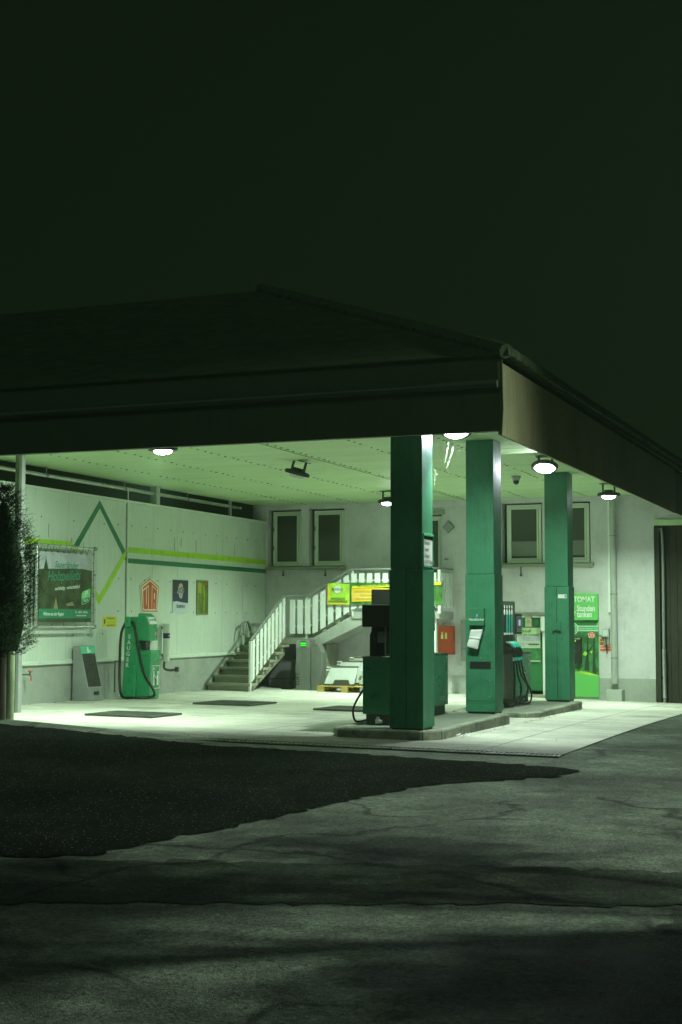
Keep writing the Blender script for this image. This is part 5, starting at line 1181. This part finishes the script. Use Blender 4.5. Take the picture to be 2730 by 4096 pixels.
# dome camera
q = onZ(2065, 1915, ZC-.05); t = thing('dome_camera', 'small white dome camera on the ceiling between the middle and rear pillars', 'camera', (q.x, q.y, ZC)); m_ = MB(); m_.tube([(q.x, q.y, ZC-.001), (q.x, q.y, ZC-.04)], [.09, .085], 16); m_.tube([(q.x, q.y, ZC-.04), (q.x, q.y, ZC-.075), (q.x, q.y, ZC-.085)], [.075, .07, .05], 16); m_.build('housing', M['lgrey'], t)
bpy_sph = MB(); bpy_sph.tube([(q.x, q.y, ZC-.085), (q.x, q.y, ZC-.12), (q.x, q.y, ZC-.145), (q.x, q.y, ZC-.155)], [.055, .052, .035, .01], 14); bpy_sph.build('dome', M['black'], t)
# litter
q = onZ(1840, 2944, gz(-5, 17)+.01)
m_ = MB(); rnd = random.Random(4)
for k in range(7):
    c = Vector((q.x+rnd.uniform(-.07, .12), q.y+rnd.uniform(-.03, .04), q.z+rnd.uniform(0, .01))); m_.add([c, c+Vector((rnd.uniform(.03, .07), rnd.uniform(-.02, .02), rnd.uniform(.0, .03))), c+Vector((rnd.uniform(0, .04), .04, rnd.uniform(.01, .04))), c+Vector((-.03, .03, .005))], [(0, 1, 2, 3)])
tag(m_.build('crumpled_tissue', M['paper']), 'crumpled white tissue lying against the kerb of the front island', 'litter')

gt_ = MB(); rnd = random.Random(9)
def bit(x, y, z, r_):
    a = rnd.uniform(0, 6.28); u = Vector((math.cos(a), math.sin(a), rnd.uniform(-.2, .3)))*r_; v = Vector((-math.sin(a), math.cos(a), rnd.uniform(0, .3)))*r_*.5
    c = Vector((x, y, z+r_*.25)); gt_.add([c-u, c+v, c+u, c-v, c+Vector((0, 0, r_*.3))], [(0, 1, 4), (1, 2, 4), (2, 3, 4), (3, 0, 4)])
for k in range(420):
    c_ = rnd.random()
    if c_ < .35: x, y = XW+.02+abs(rnd.gauss(0, .10)), rnd.uniform(17, 26)
    elif c_ < .6: x, y = rnd.uniform(-11, -3.5), YF+.02+abs(rnd.gauss(0, .25))
    elif c_ < .8: x, y = -5.06+abs(rnd.gauss(0, .06)), rnd.uniform(16.2, 24.3)
    else: x, y = rnd.uniform(-12.5, -3.6), rnd.uniform(15.4, 28)
    if y > YF: bit(x, y, gz(x, y)+.001, rnd.uniform(.005, .018))
tag(gt_.build('grit', M['bark']), kind='stuff')
# ------------------------------------------------------------------ left end: post, palisade, conifer
t = thing('canopy_post', 'grey steel post at the far left front of the canopy', 'post', (-12.1, 17.9, .15))
a, b = onZ(55, 2880, .16), onZ(96, 2870, .16)
Xp, Yp_ = b.x, 17.8
Xp = onY(96, 2300, Yp_+.09).x
m_ = MB(); m_.box(Xp-.05, Xp, Yp_, Yp_+.09, -.1, ZC-.002); m_.build('web', M['grey'], t, .004)
MB().box(Xp-.135, Xp-.052, Yp_+.02, Yp_+.08, -.1, ZC-.002).build('flange', M['barkwood'], t, .004)
t = thing('timber_palisade', 'short palisade of upright round timber posts under the dark conifer', 'palisade', (-11, 15.6, .2), )
for k in range(7):
    x = onY(38-30*k if k else 46, 2700, 15.55).x-.02; MB().tube([(x, 15.55+.02*(k % 2), -.05), (x, 15.55+.02*(k % 2), 1.32+.02*(k % 3)), (x, 15.55+.02*(k % 2), 1.34+.02*(k % 3))], [.06, .06, .04], 10).build('timber', M['barkwood'], t)
t = thing('columnar_conifer', 'dark dense columnar conifer at the left edge in front of the banner', 'conifer', (-10.42, 14.95, .3))
MB().tube([(-10.42, 14.95, .2), (-10.42, 14.95, 1.5), (-10.42, 14.95, 3.0)], [.06, .045, .02], 8).build('trunk', M['bark'], t)
lf = MB(); rnd = random.Random(11)
def sprig(c, d, L_):
    side = d.cross(Vector((rnd.uniform(-1, 1), rnd.uniform(-1, 1), rnd.uniform(-1, 1)))).normalized(); nn = int(4+L_*26)
    for k in range(nn):
        u = (k+rnd.random())/nn; p = c+d*L_*u; w_ = .016*(1-u*.5); tip = p+(d*.6+side*rnd.choice((-1, 1))*.8+Vector((0, 0, rnd.uniform(-.2, .4)))).normalized()*rnd.uniform(.025, .05)
        q = d.cross(tip-p).normalized()*w_*.35; lf.add([p-q, p+q, tip], [(0, 1, 2)])
for i in range(3600):
    v = rnd.random(); z = 1.14+v*2.10; r0 = (.40*(1-.15*math.sin(v*9))*(min(1, v*9+.6))*(1.0 if v < .62 else 1-.90*((v-.62)/.38)**1.4)); a = rnd.uniform(0, 6.283); rr_ = r0*(.72+.33*rnd.random())*(1+.12*math.sin(a*3+z*4))
    c = Vector((-10.44+rr_*.86*math.cos(a), 14.95+rr_*.8*math.sin(a), z)); d = Vector((math.cos(a), math.sin(a), rnd.uniform(.1, 1.0))).normalized(); sprig(c, d, rnd.uniform(.08, .20))
for i in range(12):    # longer stray shoots at the lit edge
    v = rnd.uniform(.1, .85); z = 1.2+v*1.9; a = rnd.uniform(-.5, .4); r0 = .38 if v < .6 else .38*(1-.7*((v-.62)/.38)); c = Vector((-10.44+r0*.9*math.cos(a), 14.95+r0*.8*math.sin(a), z)); sprig(c, Vector((1, .1, rnd.uniform(.3, .8))).normalized(), rnd.uniform(.10, .16))
crown = lf.build('crown', M['leaf'], t)
core = MB()
for i in range(9):
    pass
core.tube([(-10.44, 14.95, 1.20), (-10.44, 14.95, 1.5), (-10.44, 14.95, 2.2), (-10.44, 14.95, 2.7), (-10.44, 14.95, 3.05)], [.20, .27, .26, .16, .04], 12); core.build('inner_shade_foliage', M['leaf'], t)

# ------------------------------------------------------------------ street lamp and bare tree outside the frame (they light and shade the road)
SLX, SLY, SLZ = 14.0, 16.4, 9.0
t = thing('unseen_street_lamp', 'unseen tall grey street lamp at the roadside to the right of the forecourt', 'street lamp', (SLX+1.2, SLY, 0))
MB().tube([(SLX+1.2, SLY, -.2), (SLX+1.2, SLY, 8.3), (SLX+1.0, SLY, 8.9), (SLX+.3, SLY, SLZ+.1)], [.09, .06, .05, .04], 10).build('pole', M['grey'], t)
MB().box(SLX-.35, SLX+.35, SLY-.12, SLY+.12, SLZ+.06, SLZ+.16).build('lamp_head', M['grey'], t, .02)
MB().box(SLX-.25, SLX+.25, SLY-.09, SLY+.09, SLZ+.045, SLZ+.059).build('lens', mat('street_lens', (.8,.8,.7), .3, emis=(1,.9,.7), estr=6), t)
ld = bpy.data.lights.new('street_light', 'SPOT'); ld.energy = STREET_W; ld.color = (.80, 1.0, .74); ld.spot_size = R_(50); ld.spot_blend = 1; ld.shadow_soft_size = .22
lo = bpy.data.objects.new('street_light', ld); COL.objects.link(lo); lo.location = (SLX, SLY, SLZ)
lo.rotation_euler = (Vector((-3.8, 9.0, .2))-Vector((SLX, SLY, SLZ))).to_track_quat('-Z', 'Y').to_euler(); adopt(lo, t)
def roadside_tree(x, y, seed):
    rnd = random.Random(seed); t = thing('roadside_tree', 'roadside tree with ragged foliage just outside the right of the view', 'tree', (x, y, 0)); br = MB(); lv_ = MB()
    MB().tube([(x, y, -.2), (x+.05, y, 1.0), (x, y, 2.2), (x-.05, y, 3.6)], [.20, .16, .12, .06], 10).build('trunk', M['bark'], t)
    for k in range(19):
        a = rnd.uniform(0, 6.283); z0 = rnd.uniform(2.0, 3.5); L_ = rnd.uniform(1.0, 2.3); e = Vector((x+math.cos(a)*L_, y+math.sin(a)*L_, z0+rnd.uniform(.1, .9)))
        p0 = Vector((x, y, z0)); mid = p0.lerp(e, .5)+Vector((0, 0, rnd.uniform(-.1, .2))); br.tube(smooth_path([p0, mid, e], 3), .028, 6)
        for c_ in range(rnd.randint(3, 5)):
            c = p0.lerp(e, rnd.uniform(.5, 1.1)); R0 = rnd.uniform(.22, .45)
            for j in range(110):
                d = Vector((rnd.gauss(0, 1), rnd.gauss(0, 1), rnd.gauss(0, .6)))*R0*.6; q = c+d; u = Vector((rnd.uniform(-1, 1), rnd.uniform(-1, 1), rnd.uniform(-1, 1))).normalized()*.06; v = u.orthogonal().normalized()*.035
                lv_.add([q-u, q+v, q+u, q-v], [(0, 1, 2, 3)])
    br.build('branches', M['bark'], t); lv_.build('crown', M['leaf'], t); return t
roadside_tree(3.4, 9.9, 5)

# thin haze added over the whole scene to lift the dark tones
hz_ = MB().box(-90, 90, -70, 110, -1.6, 12.5).build('added_haze_box', [])
hz_['kind'] = 'stuff'
hm = bpy.data.materials.new('added_haze'); hm.use_nodes = True; hn = hm.node_tree; hn.nodes.clear()
ho = hn.nodes.new('ShaderNodeOutputMaterial'); hv = hn.nodes.new('ShaderNodeVolumePrincipled'); hv.inputs['Color'].default_value = (.68, 1.0, .74, 1); hv.inputs['Density'].default_value = .0013; hv.inputs['Anisotropy'].default_value = .3
hn.links.new(hv.outputs[0], ho.inputs['Volume']); hz_.data.materials.append(hm)
